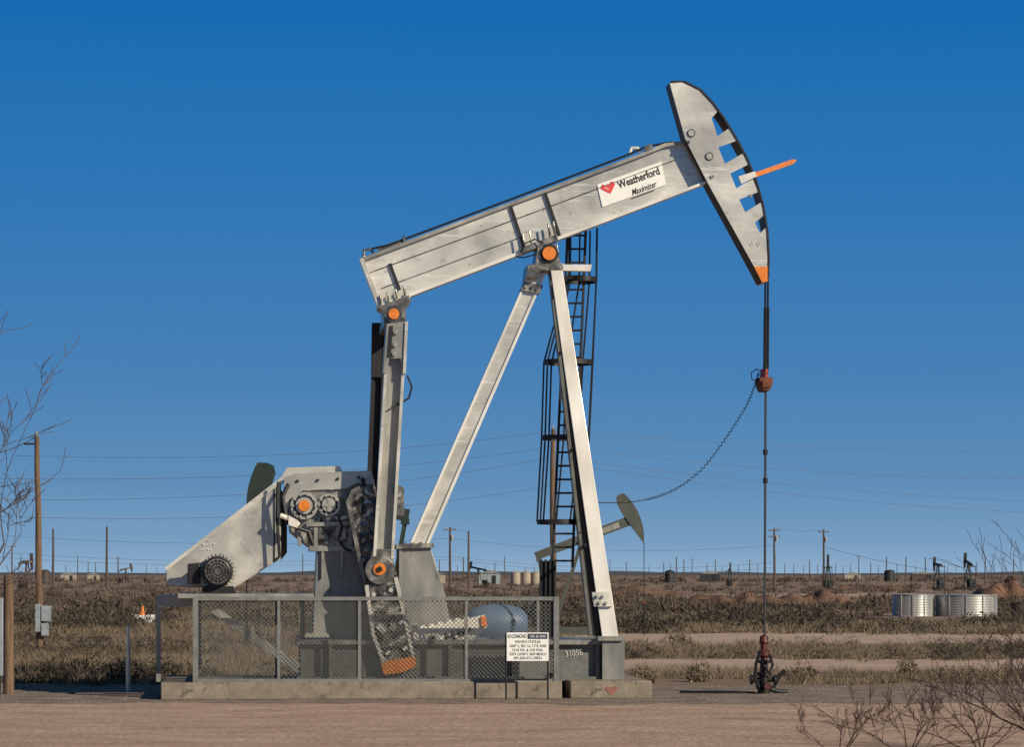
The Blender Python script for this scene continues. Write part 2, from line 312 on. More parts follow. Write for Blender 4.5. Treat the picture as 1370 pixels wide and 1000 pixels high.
tag(tri_obj('gravel', T, 'stone'), 'loose stones strewn over the road edge and gravel pad', 'gravel', kind='stuff')
def single_bush(px, d, sc_, label, m='scrub', k=420, size=.1):
    c = GP(px, d); T = bush(k, .55*sc_, .75*sc_, size); T = np.concatenate([T, tuft(60, .7*sc_, .5, .02)])
    o = tri_obj('desert_bush', T, m); o.location = c; tag(o, label, 'bush')
single_bush(78, 66.5, .95, 'dark round bush beside the left wooden pole, front of the grass')
single_bush(215, 67.5, .9, 'dark low bush behind the left end of the concrete pad')
single_bush(168, 69, .7, 'dark bush behind the grey pipe post')
single_bush(935, 67, .6, 'olive grey bush left of the wellhead', 'grass')
single_bush(1075, 67, .65, 'straw coloured bush right of the wellhead', 'grass')
single_bush(1215, 69, .6, 'dry bush at the front of the grass below the silver tanks', 'grass')
single_bush(862, 66, .5, 'dry bush at the right end of the concrete block', 'grass')

# ------------------------------------------------------------------ bare shrubs
def bare(name, base, stems, label, m, seed, levels=4, r0=.03, cat='shrub', rmin=.0035, prob=.8):
    R = random.Random(seed); base = Vector(base); root = thing(name, base, label, cat)
    tr = MB(); cr = MB()
    def grow(p, d, ln, r, lv, mb):
        pts = [p]; rs = [r]; n_ = 6
        for i in range(n_):
            d = (d+Vector((R.uniform(-1, 1), R.uniform(-1, 1), R.uniform(-.8, 1)))*.2).normalized()
            p = p+d*ln/n_; pts.append(p); rs.append(r*(1-.75*(i+1)/n_))
            if lv < levels and i >= 1 and R.random() < prob:
                k = (d+Vector((R.uniform(-1, 1), R.uniform(-1, 1), R.uniform(-.5, .9)))*.85).normalized()
                grow(p, k, ln*R.uniform(.38, .65), rs[-1]*.7, lv+1, cr)
        mb.path(pts, [max(q, rmin) for q in rs], 5)
    for dr, ln in stems: grow(base, Vector(dr).normalized(), ln, r0, 0, tr)
    tr.build('trunk', m, root); cr.build('crown', m, root)
bare('bare_shrub', GP(1125, 39.2), [((-.9, .2, .6), .65), ((-.1, .1, 1), .45), ((.8, 0, .6), .7), ((.4, 0, .8), .5)], 'leafless brown shrub at the bottom edge, leftmost of the foreground shrubs', 'bark', 1, 3, .012, 'shrub', .0032, .7)
bare('bare_shrub', GP(1215, 39.2), [((-.9, .2, .6), .85), ((.2, -.1, 1), .65), ((.8, .1, .6), .8), ((-.4, 0, 1), .75), ((.5, 0, .9), .7)], 'leafless brown shrub at the bottom edge, between two other foreground shrubs', 'bark', 2, 3, .012, 'shrub', .0032, .7)
bare('bare_shrub', GP(1315, 39.6), [((-.9, .1, .5), 1.1), ((-.3, -.1, 1), .85), ((.8, .1, .7), .8), ((-.8, .1, .9), .95), ((.2, .1, 1), .8)], 'leafless brown shrub at the bottom edge, third from the left in the foreground', 'bark', 3, 3, .014, 'shrub', .0032, .7)
bare('bare_shrub', GP(1430, 40.6), [((-.75, 0, .75), 1.5), ((-.95, .1, .45), 1.55), ((-.3, .2, 1), 1.2), ((-.9, 0, .7), 1.2)], 'thick dark leafless shrub leaning in from the right edge', 'bark', 5, 3, .03, 'shrub', .004, .7)
bare('bare_tree', GP(1462, 46), [((-.28, 0, 1), 2.2), ((-.2, .2, 1), 1.9)], 'leafless tree whose upper twigs poke in from the right edge', 'bark', 8, 3, .04, 'tree', .0035, .6)
bare('bare_tree', GP(-100, 36), [((.14, 0, 1), 3.3), ((.09, .1, 1), 3.0), ((-.3, 0, 1), 3.)], 'pale leafless tree with fine twigs reaching in at the left edge', 'barkgrey', 21, 4, .05, 'tree', .0042)

# ------------------------------------------------------------------ main pumpjack
base = PX(640, 858, 0); base.z = .37
PJ = thing('pumpjack', base, 'large silver galvanised pumpjack with orange bearing caps on a concrete pad', 'pumpjack')
sk_ = P1('base_frame', 'skid', PJ, [(402, 862), (832, 862), (832, 908), (402, 908)], -1.15, 1.2)
P1('flange', 'ped', sk_, [(398, 857), (836, 857), (836, 863), (398, 863)], -1.3, 1.3)
P1('flange', 'skid', sk_, [(398, 906), (836, 906), (836, 912), (398, 912)], -1.3, 1.3)
for x in (440, 520, 600, 690, 797): P1('stiffener', 'skid', sk_, [(x, 863), (x+5, 863), (x+5, 906), (x, 906)], -1.28, -1.15)
P1('end_plate', 'ped', PJ, [(806, 855), (836, 855), (836, 911), (806, 911)], -1.42, -1.28)  # lighter plate paints the sunlit end of the base frame
text('31058', (757, 880), (780, 877), 8, -1.17, 'chalk', PJ)
# pedestals
p = P1('gearbox_pedestal', 'ped', PJ, [(424, 738), (500, 738), (502, 857), (418, 857)], -.6, .6, .01)
P1('top_plate', 'gmid', p, [(414, 731), (506, 731), (506, 738), (414, 738)], -.7, .7)
P1('foot_bracket', 'gmid', p, [(408, 848), (440, 848), (440, 857), (408, 857)], -.78, -.61)
for x in (430, 455, 480): P1('gusset', 'gmid', p, [(x, 738), (x+4, 738), (x+4, 760), (x, 775)], -.68, -.6)
p = P1('rear_post_pedestal', 'ped', PJ, [(534, 735), (576, 733), (596, 797), (606, 857), (534, 857)], -.6, .6, .01)
b = MB(); b.plate([(530, 729), (580, 727), (581, 733), (530, 735)], -.7, .7)
for x in (543, 553, 563): b.cylv(x, 728, 2.2, -.5, .5, 8)
b.build('top_plate', 'gdark', p)
P1('gusset', 'gmid', p, [(534, 735), (538, 735), (538, 857), (534, 857)], -.64, -.6)
P1('brace', 'skid', PJ, [(598, 824), (625, 838), (635, 857), (598, 857)], -.3, .3)
# gearbox
gb = P1('gearbox', 'gdark', PJ, [(384, 668), (396, 643), (498, 634), (504, 660), (504, 732), (412, 732), (388, 712)], -.62, .62, .02)
P1('cover', 'galvg', gb, [(380, 640), (395, 634), (497, 630), (501, 650), (478, 647), (462, 655), (428, 656), (405, 657), (388, 668), (384, 690), (379, 690)], -.68, -.615, .01)
P1('side_panel', 'wet', gb, [(424, 694), (466, 690), (468, 728), (416, 728), (412, 712)], -.66, -.615)
P1('rib', 'gmid', gb, [(410, 700), (470, 698), (470, 703), (410, 705)], -.72, -.6)
for x in (398, 420, 450, 466): P1('rib', 'gmid', gb, [(x, 706), (x+5, 706), (x+5, 731), (x, 731)], -.69, -.6)
for (x, y, r, m, cap) in ((407, 677, 18, 'galvg', 1), (440, 676, 15, 'galvg', 0), (487, 676, 14, 'gmid', 0)):
    b = MB(); b.cylv(x, y, r, -.8, -.6); b.cylv(x, y, r*.62, -.86, -.8)
    for k in range(10):
        a = k*math.pi/5; b.cylv(x+r*.83*math.cos(a), y+r*.83*math.sin(a), 1.7, -.84, -.8, 6)
    o = b.build('bearing_cover', m, gb)
    b = MB(); b.cylv(x, y, r*.8, -.815, -.79)
    b.build('seal_ring', 'black', o)
    if cap:
        b = MB(); b.cylv(x, y, 7.5, -.93, -.84, r1=7.5); b.build('orange_cap', 'orange', o)
    else:
        b = MB(); b.plate([(x-2, y-9), (x+2, y-9), (x+2, y+9), (x-2, y+9)], -.88, -.84); b.plate([(x-9, y-2), (x+9, y-2), (x+9, y+2), (x-9, y+2)], -.885, -.845); b.build('cover_boss', 'gmid', o)
for x, y in ((398, 640), (425, 639), (452, 637), (480, 635)):
    b = MB(); b.cylv(x, y+4, 2, -.72, -.68, 8); b.build('bolt', 'dark', gb)
b = MB(); b.path([PX(375, 690, -.95), PX(388, 695, -.95), PX(400, 703, -.95)], .05, 8); b.plate([(386, 690), (399, 697), (398, 707), (386, 703)], -1.02, -.9); b.build('brake_lever', 'bright', PJ)
P2('brake_cable', 'black', PJ, [PX(386, 648, -.8), PX(378, 665, -.85), PX(384, 700, -.85), PX(400, 708, -.8), PX(413, 712, -.8), PX(418, 728, -.8)], .04, 8)
P2('vent_pipe', 'black', PJ, [PX(485, 640, -.8), PX(488, 655, -.8), PX(483, 665, -.8)], .04, 8)
P2('conduit', 'dark', PJ, [PX(372, 645, -.8), PX(371, 700, -.8), PX(374, 745, -.8), PX(366, 752, -.8)], .03, 8)
P2('conduit', 'dark', PJ, [PX(452, 690, -.9), PX(458, 705, -.9), PX(452, 722, -.9), PX(462, 735, -.8), PX(470, 738, -.8)], .025, 8)
# belt guard
bgd = P1('belt_guard', 'galvg', PJ, [(222, 761), (376, 642), (376, 748), (366, 754), (313, 788), (222, 785)], -.5, .55, .02)
P1('guard_rim', 'galv', bgd, [(221, 760), (376, 639), (384, 626), (455, 624), (459, 634), (390, 637), (379, 645), (222, 764)], -.53, .58)
P1('gap_shade', 'black', bgd, [(376, 655), (384, 690), (384, 740), (376, 750)], -.3, .5)  # black sheet painting the shade in the gap beside the gearbox
P1('guard_seam', 'dark', bgd, [(366, 650), (368, 649), (368, 752), (366, 753)], -.52, -.5)
R = random.Random(5)
for j, (y, x0, x1) in enumerate(((723, 266, 288), (729, 264, 292), (735, 268, 284))):
    P2('chalk_mark', 'white', bgd, [PX(x0+i*1.6, y+R.uniform(-2, 2), -.515) for i in range(int((x1-x0)/1.6))], .006, 4)
# motor
b = MB(); b.cylv(291, 765, 18, -1.35, -.55, 28)
for k in range(26):
    a = 2*math.pi*k/26; p0 = PX(291+18*math.cos(a), 765+18*math.sin(a), -1.28); rd = UD*math.cos(a)-ZD*math.sin(a)
    b.box(p0+rd*.035+VD*.33, .09, .66, .014, rd, VD, rd.cross(VD))
mo = b.build('motor', 'dark', PJ)
b = MB(); b.cylv(291, 765, 18, -1.5, -1.33, 28, 20); b.build('fan_cover', 'dark', mo)
b = MB(); b.cylv(291, 765, 4, -1.53, -1.5, 12)
for k in range(16):
    a = 2*math.pi*k/16; b.tube(PX(291+4*math.cos(a), 765+4*math.sin(a), -1.515), PX(291+17*math.cos(a), 765+17*math.sin(a), -1.515), .010, n=4)
for rr in (8, 12, 16):
    b.path([PX(291+rr*math.cos(2*math.pi*k/24), 765+rr*math.sin(2*math.pi*k/24), -1.515) for k in range(25)], .010, 4)
b.build('fan_grille', 'gdark', mo)
P1('terminal_box', 'dark', mo, [(251, 755), (268, 753), (268, 782), (251, 782)], -1.25, -.9, .02)
P1('motor_foot', 'dark', mo, [(272, 785), (312, 785), (316, 796), (268, 796)], -1.3, -.6)
P1('motor_rail', 'gmid', PJ, [(238, 795), (420, 795), (420, 801), (238, 801)], -1.35, 1.1)
P1('guard_rail', 'gmid', PJ, [(212, 797), (262, 797), (262, 812), (212, 812)], -.6, 1.0)
for x in (372, 404):
    for v in (-.3, .8): P1('leg', 'skid', PJ, [(x-4, 801), (x+4, 801), (x+4, 913), (x-4, 913)], v, v+.2)
P1('leg', 'gmid', PJ, [(209, 797), (215, 797), (215, 913), (209, 913)], .9, 1.0)
P1('brace', 'gmid', PJ, [(282, 819), (292, 815), (403, 890), (396, 900)], -1.35, -1.2)
# cranks
crk = [(464, 672), (470, 657), (487, 650), (500, 655), (507, 680), (532, 772), (553, 880), (513, 897), (489, 800), (476, 735)]
def teeth(x0, y0, x1, y1, n_, h):
    L_ = math.hypot(x1-x0, y1-y0); tx, ty = (x1-x0)/L_, (y1-y0)/L_; nx, ny = ty, -tx; out = []
    for i in range(n_):
        for f_, g_ in ((0, 0), (.15, h), (.6, h), (.75, 0)):
            q = (i+f_)/n_; out.append((x0+(x1-x0)*q+nx*g_, y0+(y1-y0)*q+ny*g_))
    return out
for v0, v1, nm in ((-1.15, -.86, 0), (.86, 1.15, 1)):
    ck = P1('crank', 'wet', PJ, crk, v0, v1, .02)
    f = -1.42 if nm == 0 else 1.16
    cw = P1('counterweight', 'wet', ck, [(489, 784), (531, 772)]+teeth(533, 780, 553, 876, 6, 2.5)+[(555, 880), (513, 890)]+teeth(510, 880, 492, 800, 6, 2.5), f, f+.26)
    P1('orange_tip', 'orange', cw, [(509, 886), (555, 879), (557, 892), (540, 900), (514, 904)], f-.03, f+.55 if nm == 0 else f+.26)
    if nm == 0:
        P1('edge_strip', 'galv', cw, [(488, 784), (493, 783), (502, 850), (517, 888), (512, 890), (497, 850)], f-.03, f)
        P1('edge_strip', 'galv', cw, [(527, 774), (532, 772), (555, 879), (551, 880)], f-.03, f)
        P1('edge_strip', 'gmid', cw, [(498, 826), (541, 818), (542, 822), (499, 830)], f-.03, f)
        for x, y in ((500, 796), (523, 790), (506, 840), (537, 833), (519, 874), (542, 868)):
            b = MB(); b.cylv(x, y, 3.2, f-.06, f-.002, 6); b.build('bolt', 'galv', cw)
P1('crank_rim', 'gdark', PJ, [(463, 672), (470, 656), (480, 651), (483, 655), (473, 661), (469, 674), (481, 735), (494, 795), (489, 797), (476, 737)], -1.2, -1.15)
cwp = [(545, 848)]+teeth(562, 842, 632, 827, 6, 3.5)+[(649, 823), (651, 840)]+teeth(634, 855, 584, 886, 5, 3.5)+[(556, 891), (548, 872)]
cw = P1('counterweight', 'bright', PJ, cwp, -1.05, -.8)
P1('recess_plate', 'wet', cw, [(594, 848), (630, 840), (630, 845), (598, 864)], -1.065, -1.052)
P1('orange_tip', 'orange', cw, [(643, 826), (650, 824), (652, 838), (645, 841)], -1.1, -.78)
for x, y in ((600, 849), (609, 846), (618, 843), (601, 858), (611, 853)):
    b = MB(); b.cylv(x, y, 2.6, -1.09, -1.065, 10); b.build('bolt', 'bright', cw)
P1('bolt_plate', 'galv', cw, [(568, 848), (588, 843), (590, 864), (570, 868)], -1.1, -1.04)
b = MB(); b.cylv(579, 856, 5, -1.13, -1.1, 12); b.build('bolt_plate', 'black', cw)
P1('clamp_bar', 'galv', cw, [(551, 836), (558, 834), (566, 886), (558, 890)], -1.14, -1.04)
# pitman arms (H section: web facing the camera, flanges proud)
def hbeam(name, l0, r0, l1, r1, vw0, vw1, fw, proud, m, parent, mflange=None):
    def q(a0, a1, c0, c1, va, vb, th):
        b = MB(); P = [PX(*a0, va), PX(*a1, va), PX(*c1, vb), PX(*c0, vb)]; b.prism(P, VD*th); return b
    o = q(l0, r0, l1, r1, vw0, vw1, .04).build(name, m, parent)
    for (a, c, s) in ((l0, l1, 1), (r0, r1, -1)):
        q(a, (a[0]+s*fw, a[1]), c, (c[0]+s*fw, c[1]), vw0-proud, vw1-proud, 2*proud).build('flange', mflange or m, o)
    return o
hbeam('pitman_arm', (516, 470), (543, 470), (499, 748), (527, 748), -1.3, -1.3, 4, .17, 'gmid', PJ, 'galv')  # web in a darker grey than the flanges: recess shade painted in
b = MB(); b.plate([(517, 433), (546, 430), (543, 500), (538, 500), (536, 480), (521, 480), (518, 500), (512, 500)], -1.5, -1.1)
for x, y in ((529, 445), (528, 462), (527, 474)): b.cylv(x, y, 3, -1.55, -1.5, 10)
pc = b.build('pitman_clevis', 'gmid', PJ, bevel=.01)
P1('edge_strip', 'galv', pc, [(542, 431), (546, 430), (543, 500), (539, 500)], -1.54, -1.5)
P1('latch_plate', 'dark', pc, [(522, 436), (526, 436), (523, 478), (519, 478)], -1.53, -1.5)
b = MB(); b.cylv(508, 763, 19, -1.5, -1.12); b.plate([(498, 735), (527, 735), (526, 765), (491, 765)], -1.46, -1.16); p = b.build('wrist_pin_bearing', 'gdark', PJ, bevel=.01)
b = MB(); b.cylv(508, 762, 8, -1.56, -1.49); p2 = b.build('orange_cap', 'orange', p)
b = MB(); b.cylv(508, 762, 3.6, -1.6, -1.55); b.build('grease_boss', 'black', p2)
hbeam('pitman_arm', (500, 438), (517, 438), (487, 750), (505, 750), 1.3, 1.3, 4, .13, 'dark', PJ)  # far arm and clevis coloured dark to stand in for shade
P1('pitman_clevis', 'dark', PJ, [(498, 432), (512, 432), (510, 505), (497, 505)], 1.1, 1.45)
b = MB(); b.plate([(526, 652), (540, 654), (541, 690), (526, 692)], -1.2, -1.0); b.cylv(533, 658, 8, -1.3, -1.0, 14); b.cylv(534, 683, 7, -1.3, -1.0, 14); b.build('locking_pin', 'gdark', PJ)
P2('grease_hose', 'black', PJ, [PX(545, 503, -1.3), PX(551, 518, -1.35), PX(547, 533, -1.35), PX(535, 540, -1.35), PX(524, 545, -1.42)], .02, 6)
b = MB(); p0 = PX(527, 424, -1.45); b.tube(p0, p0+VD*2.9, .15, n=14); b.plate([(514, 425), (541, 425), (541, 436), (514, 436)], -1.4, 1.4); b.build('equaliser', 'gdark', PJ)
b = MB(); b.plate([(505, 411), (548, 394), (550, 404), (543, 413), (543, 430), (513, 430), (511, 416)], -.4, .4)
for x, y in ((510, 402), (520, 399), (531, 394), (542, 390)): b.tube(PX(x, y+6, -.25), PX(x-2, y-7, -.25), .025, n=6)
p = b.build('tail_bearing', 'gdark', PJ, bevel=.01)
b = MB(); b.cylv(527, 420, 11, -1.5, -1.42); p = b.build('bearing_cover', 'gdark', PJ)
b = MB(); b.cylv(527, 420, 7, -1.54, -1.49); b.build('orange_cap', 'orange', p)
# walking beam
wb = P1('walking_beam', 'galv', PJ, [(482, 348), (862, 206), (890, 195), (917, 190), (947, 241), (507, 408)], -.02, .02)
P1('upper_flange', 'gmid', wb, [(481, 346), (862, 203), (890, 191), (917, 188), (919, 192), (891, 196), (863, 207.5), (483, 350.5)], -.12, .12, .006)  # greyer than the web: dark outline along the top is painted in
P1('lower_flange', 'bright', wb, [(505, 408), (946, 241), (949, 244), (507, 413)], -.2, .2, .006)  # paler than the web: sunlit lower edge is painted in
P1('end_plate', 'galv', wb, [(481, 347), (486, 345), (511, 409), (506, 412)], -.21, .2)
for (x0, y0, x1, y1) in ((682, 277, 701, 335), (728, 259, 748, 318), (520, 353, 533, 388)):
    P1('stiffener', 'dark', wb, [(x0, y0), (x0+3.5, y0-1), (x1+3.5, y1-1), (x1, y1)], -.08, -.02)
P2('grease_line', 'gdark', wb, [PX(494, 365, -.05), PX(690, 293, -.05), PX(905, 213, -.05)], .008, 5)
P2('grease_line', 'gdark', wb, [PX(510, 386, -.05), PX(700, 316, -.05)], .007, 5)
P2('cable', 'black', wb, [PX(497, 333, -.1), PX(520, 328, -.1), PX(680, 268, -.1), PX(835, 209, -.1), PX(865, 196, -.1), PX(900, 190, -.1)], .022, 6)
P2('lifting_eye', 'gdark', wb, [PX(487, 344, 0), PX(487, 335, 0), PX(494, 333, 0), PX(500, 338, 0)], .03, 8)
P2('lifting_eye', 'bright', wb, [PX(842, 207, 0), PX(845, 198, 0), PX(853, 198, 0), PX(857, 204, 0)], .035, 8)
P1('hinge_block', 'gdark', wb, [(862, 196), (872, 192), (874, 199), (864, 204)], -.12, .12)
P1('cable_clamp', 'gdark', wb, [(505, 331), (540, 319), (541, 324), (507, 337)], -.1, .1)
P1('cable_clamp', 'gdark', wb, [(538, 316), (541, 315), (543, 322), (540, 324)], -.15, .15)
sg = P1('maker_sign', 'white', wb, [(799, 247), (885, 216), (891, 247), (806, 277)], -.045, -.022); sg['label'] = 'white maker sign with red emblem and black lettering'
text('Weatherford', (828, 252.5), (883.5, 232.5), 10.5, -.05, 'ink', sg, 0, .026)
text('Maximizer', (846, 261.5), (880, 249), 8, -.05, 'ink', sg, .5, .016)
b = MB(); b.tube(PX(845, 265.5, -.05), PX(876, 254, -.05), .009, n=4); b.build('underline', 'ink', sg)
def logo(cx, cy, s, ang, v, parent, m='redink', lines=True):
    ca, sa = math.cos(ang), math.sin(ang)
    def T(x, y): return (cx+(x*ca+y*sa)*s, cy+(-x*sa+y*ca)*s)
    pts = [(0, .9), (-.55, .4), (-1.05, -.15), (-1.02, -.38), (-.85, -.6), (-.62, -.70), (-.34, -.5), (-.17, -.38), (0, -.58), (.17, -.38), (.34, -.5), (.62, -.70), (.85, -.6), (1.02, -.38), (1.05, -.15), (.55, .4)]
    P1('emblem', m, parent, [T(*p) for p in pts], v, v+.004)
    if lines:
        P1('emblem_line', 'white', parent, [T(*p) for p in ((-.52, -.2), (-.46, -.26), (.02, .24), (-.04, .30))], v-.003, v-.0005)
logo(814, 251, 9.5, math.radians(19), -.052, sg)
# centre bearing
b = MB(); b.plate([(719, 331), (746, 326), (750, 354), (716, 354)], -.42, .42); b.plate([(697, 331), (744, 314), (747, 321), (700, 339)], -.3, .3)
for x, y in ((703, 328), (712, 324), (737, 315), (744, 312)): b.tube(PX(x, y+8, -.24), PX(x-4, y-16, -.24), .022, n=6)
p = b.build('saddle_bearing', 'gdark', PJ, bevel=.01)
b = MB(); b.cylv(735, 339, 12, -.47, -.4); q = b.build('bearing_cover', 'black', p)
b = MB(); b.cylv(735, 339, 9, -.52, -.46); b.build('orange_cap', 'orange', q)
P2('grease_hose', 'black', p, [PX(697, 338, -.3), PX(702, 326, -.35), PX(716, 320, -.35), PX(726, 326, -.4)], .015, 5)
P2('grease_hose', 'black', p, [PX(690, 343, -.3), PX(700, 345, -.4), PX(718, 340, -.45)], .015, 5)
# posts
P1('post_cap', 'gdark', PJ, [(706, 354), (754, 352), (754, 361), (722, 362), (720, 372), (704, 372)], -.45, .45, .01)
P1('platform_arm', 'bright', PJ, [(752, 354), (792, 354), (790, 363), (752, 362)], -.42, -.2)
rl = P1('rear_post', 'galv', PJ, [(707, 366), (730, 366), (572, 730), (549, 727)], -.13, .13)
P1('flange', 'bright', rl, [(707, 366), (710, 366), (552, 728), (549, 727)], -.17, .17)
P1('flange', 'bright', rl, [(727, 366), (731, 366), (573, 731), (569, 730)], -.17, .17)
b = MB(); b.plate([(701, 377), (727, 382), (722, 393), (697, 388)], -.22, .22)
for x, y in ((704, 383), (712, 384), (719, 387)): b.cylv(x, y, 2.5, -.26, -.22, 8)
b.build('splice_plate', 'gdark', rl)
P = [PX(736, 356, -.42), PX(752, 356, -.42), PX(828, 856, -1.32), PX(806, 856, -1.32)]
b = MB(); b.prism(P, VD*.05); fl = b.build('front_post', 'bright', PJ, bevel=.01)  # paler steel carries the sun glare on this face
P = [PX(742, 356, -.37), PX(746, 356, -.37), PX(819, 856, -1.27), PX(815, 856, -1.27)]
b = MB(); b.prism(P, VD*.3); b.build('web', 'galv', fl)
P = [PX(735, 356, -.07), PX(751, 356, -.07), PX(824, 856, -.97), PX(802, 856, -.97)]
b = MB(); b.prism(P, VD*.05); b.build('inner_flange', 'dark', fl)  # dark colour paints the post's shaded left side
b = MB(); b.prism([PX(792, 793, -1.30), PX(817, 792, -1.30), PX(820, 812, -1.34), PX(795, 812, -1.34)], VD*.1)
for x, y in ((800, 798), (808, 798), (803, 807), (812, 807)): b.cylv(x, y, 2, -1.4, -1.3, 8)
b.build('splice_plate', 'galv', fl)
P1('foot_plate', 'gmid', fl, [(800, 852), (834, 852), (834, 858), (800, 858)], -1.5, -1.0)
hbeam('front_post', (734, 358), (749, 358), (789, 852), (811, 852), .42, 1.25, 4, .14, 'dark', PJ, 'skid')  # far post: shade is put into its dark web and flange colours
for y in (470, 600, 730):
    t = (y-358)/497.; b = MB(); b.tube(PX(742+t*72, y, -.42-.9*t+.2), PX(739+t*58, y, .4+.85*t), .04, n=6); b.build('cross_brace', 'gmid', PJ)
# horse head
head = [(896, 111), (914, 110), (936, 121), (953, 139), (960, 149), (952, 158), (960, 182), (976, 171), (986, 188), (961, 197), (970, 219), (994, 205), (1001, 220), (977, 232), (985, 252), (1007, 239), (1014, 257), (989, 267), (997, 284), (1018, 271), (1022, 288), (1010, 298), (1017, 312), (1025, 304), (1027, 345), (1026, 374), (1020, 377), (946, 243), (917, 186)]
far_head = [(896, 111), (914, 110), (936, 121), (945, 135), (950, 162), (956, 196), (968, 228), (980, 258), (996, 292), (1012, 320), (1027, 345), (1026, 374), (1020, 377), (946, 243), (917, 186)]
arc = [(897, 109), (914, 109), (936, 120), (953, 138), (968, 159), (984, 185), (998, 211), (1010, 239), (1020, 274), (1026, 309), (1028, 345), (1027, 374)]
hh = P1('horse_head', 'galv', PJ, head, -.32, -.29)
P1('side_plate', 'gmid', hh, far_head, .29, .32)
arc2 = [(x+2.2, y-1.3) for x, y in arc]
P1('arc_plate', 'black', hh, arc+arc2[::-1], -.34, .34)
P1('back_plate', 'dark', hh, [(896, 111), (899, 110), (920, 185), (949, 242), (1022, 376), (1019, 378), (946, 244), (917, 187)], -.29, .29)  # dark colour paints the shaded back edge of the head
P1('orange_tip', 'orange', hh, [(1009, 357), (1028.5, 357), (1027.5, 376), (1020, 378.5)], -.335, .335)
for x, y in ((925, 178), (949, 209)):
    b = MB(); b.cylv(x, y, 5.5, -.34, -.32, 18); hb = b.build('pivot_pin', 'dark', hh)
    b = MB(); b.cylv(x, y, 4.2, -.348, -.335, 18); b.build('pin_cap', 'galv', hb)
for x, y in ((953, 236), (921, 190), (1004, 262)):
    b = MB(); b.cylv(x, y, 2.5, -.35, -.32, 8); b.build('bolt', 'gdark', hh)
P2('chalk_mark', 'white', hh, [PX(1002+i*1.5, 326+(i % 3)*2-(i % 2)*4, -.33) for i in range(13)], .007, 4)
b = MB(); b.prism([PX(990, 239, -.36), PX(1012, 230, -.36), PX(1060, 213, -.3), PX(1066, 214, -.3), PX(1062, 219, -.3), PX(1014, 236, -.36), PX(992, 245, -.36)], VD*.08); b.build('guide_arm', 'orange', hh)
P1('arm_bracket', 'bright', hh, [(988, 236), (1010, 229), (1012, 236), (992, 246)], -.4, -.32)
for vv, xx in ((-.17, 1023.5), (.17, 1027)):
    b = MB(); b.tube(PX(xx+.5, 374, vv), PX(xx-.5, 505, vv), .022, n=6); b.tube(PX(xx+.3, 412, vv), PX(xx-.4, 494, vv), .034, n=6); b.build('bridle_rope', 'black', PJ)
# ladder with cage
LV = 1.15
ld = thing('ladder', base, None, None); ld.parent = PJ; ld.location = (0, 0, 0); ORG[ld.name] = base
for (a, c) in (((760, 306), (739, 760)), ((784, 306), (766, 760))): P1('side_rail', 'dark', ld, [(a[0]-1.6, a[1]), (a[0]+1.6, a[1]), (c[0]+1.6, c[1]), (c[0]-1.6, c[1])], LV-.04, LV+.04)
for k in range(25):
    t = (k+.5)/25; b = MB(); b.tube(PX(760-21*t, 306+454*t, LV), PX(784-18*t, 306+454*t, LV), .022, n=6); b.build('rung', 'dark', ld)
hoops = [(778, 375, 21), (761, 485, 34), (757, 586, 33), (747, 699, 29)]
rings = []
for (cx, cy, r) in hoops:
    c = PX(cx, cy, LV+.25); rr = r/65.
    b = MB(); nn = 20; vs = []
    for k in range(nn):
        a = 2*math.pi*k/nn; dv = UD*math.cos(a)*rr+VD*math.sin(a)*.45
        vs += [c+dv-ZD*.05, c+dv+ZD*.05, c+dv*.97+ZD*.05, c+dv*.97-ZD*.05]
    b.add(vs, [(4*k+j, 4*((k+1) % nn)+j, 4*((k+1) % nn)+(j+1) % 4, 4*k+(j+1) % 4) for k in range(nn) for j in range(4)])
    b.build('cage_hoop', 'dark', ld); rings.append((c, rr))
for k in range(7):
    a = math.pi*(-.15+1.3*k/6)
    pts = [c+UD*math.cos(a)*rr+VD*math.sin(a)*.45 for c, rr in rings]
    top = pts[0]+(PX(779, 306, LV)-PX(778, 375, LV))
    P2('cage_bar', 'dark', ld, [top]+pts, .02, 5)
b = MB(); b.plate([(722, 751), (744, 751), (744, 858), (722, 858)], 1.05, 1.1)
for x in (723, 729, 735, 741): b.plate([(x, 749), (x+2.5, 749), (x+2.5, 858), (x, 858)], .98, 1.05)
b.build('ladder_guard', 'black', PJ)
for p_, q_ in ((PX(753, 486, LV), PX(765, 486, .65)), (PX(760, 700, LV), PX(790, 700, 1.0)), (PX(770, 372, LV), PX(748, 372, .45))):
    b = MB(); b.tube(p_, q_, .03, n=6); b.build('ladder_bracket', 'dark', PJ)

# ------------------------------------------------------------------ rod, carrier bar, wellhead, cable
c0 = PX(1023.5, 850, 0)
pr = thing('polished_rod', c0, 'thin vertical polished rod with rusty red carrier bar hanging below the horse head', 'rod')
b = MB(); b.tube(PX(1024.5, 490, 0), PX(1023, 856, 0), .026, n=10); b.build('rod', 'steel', pr)
b = MB(); b.plate([(1017, 505), (1034, 505), (1034, 514), (1030, 523), (1021, 523), (1017, 514)], -.3, .3); b.cylv(1025, 512, 5, -.35, -.3); b.build('carrier_bar', 'rust', pr, bevel=.01)
P1('rod_clamp', 'clampred', pr, [(1020, 494), (1027, 494), (1028, 505), (1019, 505)], -.12, .12)
P1('load_cell', 'rust', pr, [(1020, 510), (1031, 508), (1031, 517), (1021, 519)], -.36, -.3)
for y in (602, 640):
    b = MB(); b.tube(PX(1024, y, 0), PX(1024, y+7, 0), .05, n=10); b.build('rod_coupling', 'black', pr)
wc = PX(1022, 933, 0); wc.z = 0
wh = thing('wellhead', wc, 'dark rusty wellhead with dull red stuffing box under the polished rod', 'wellhead')
def zpy(py): return PX(1022, py, 0).z
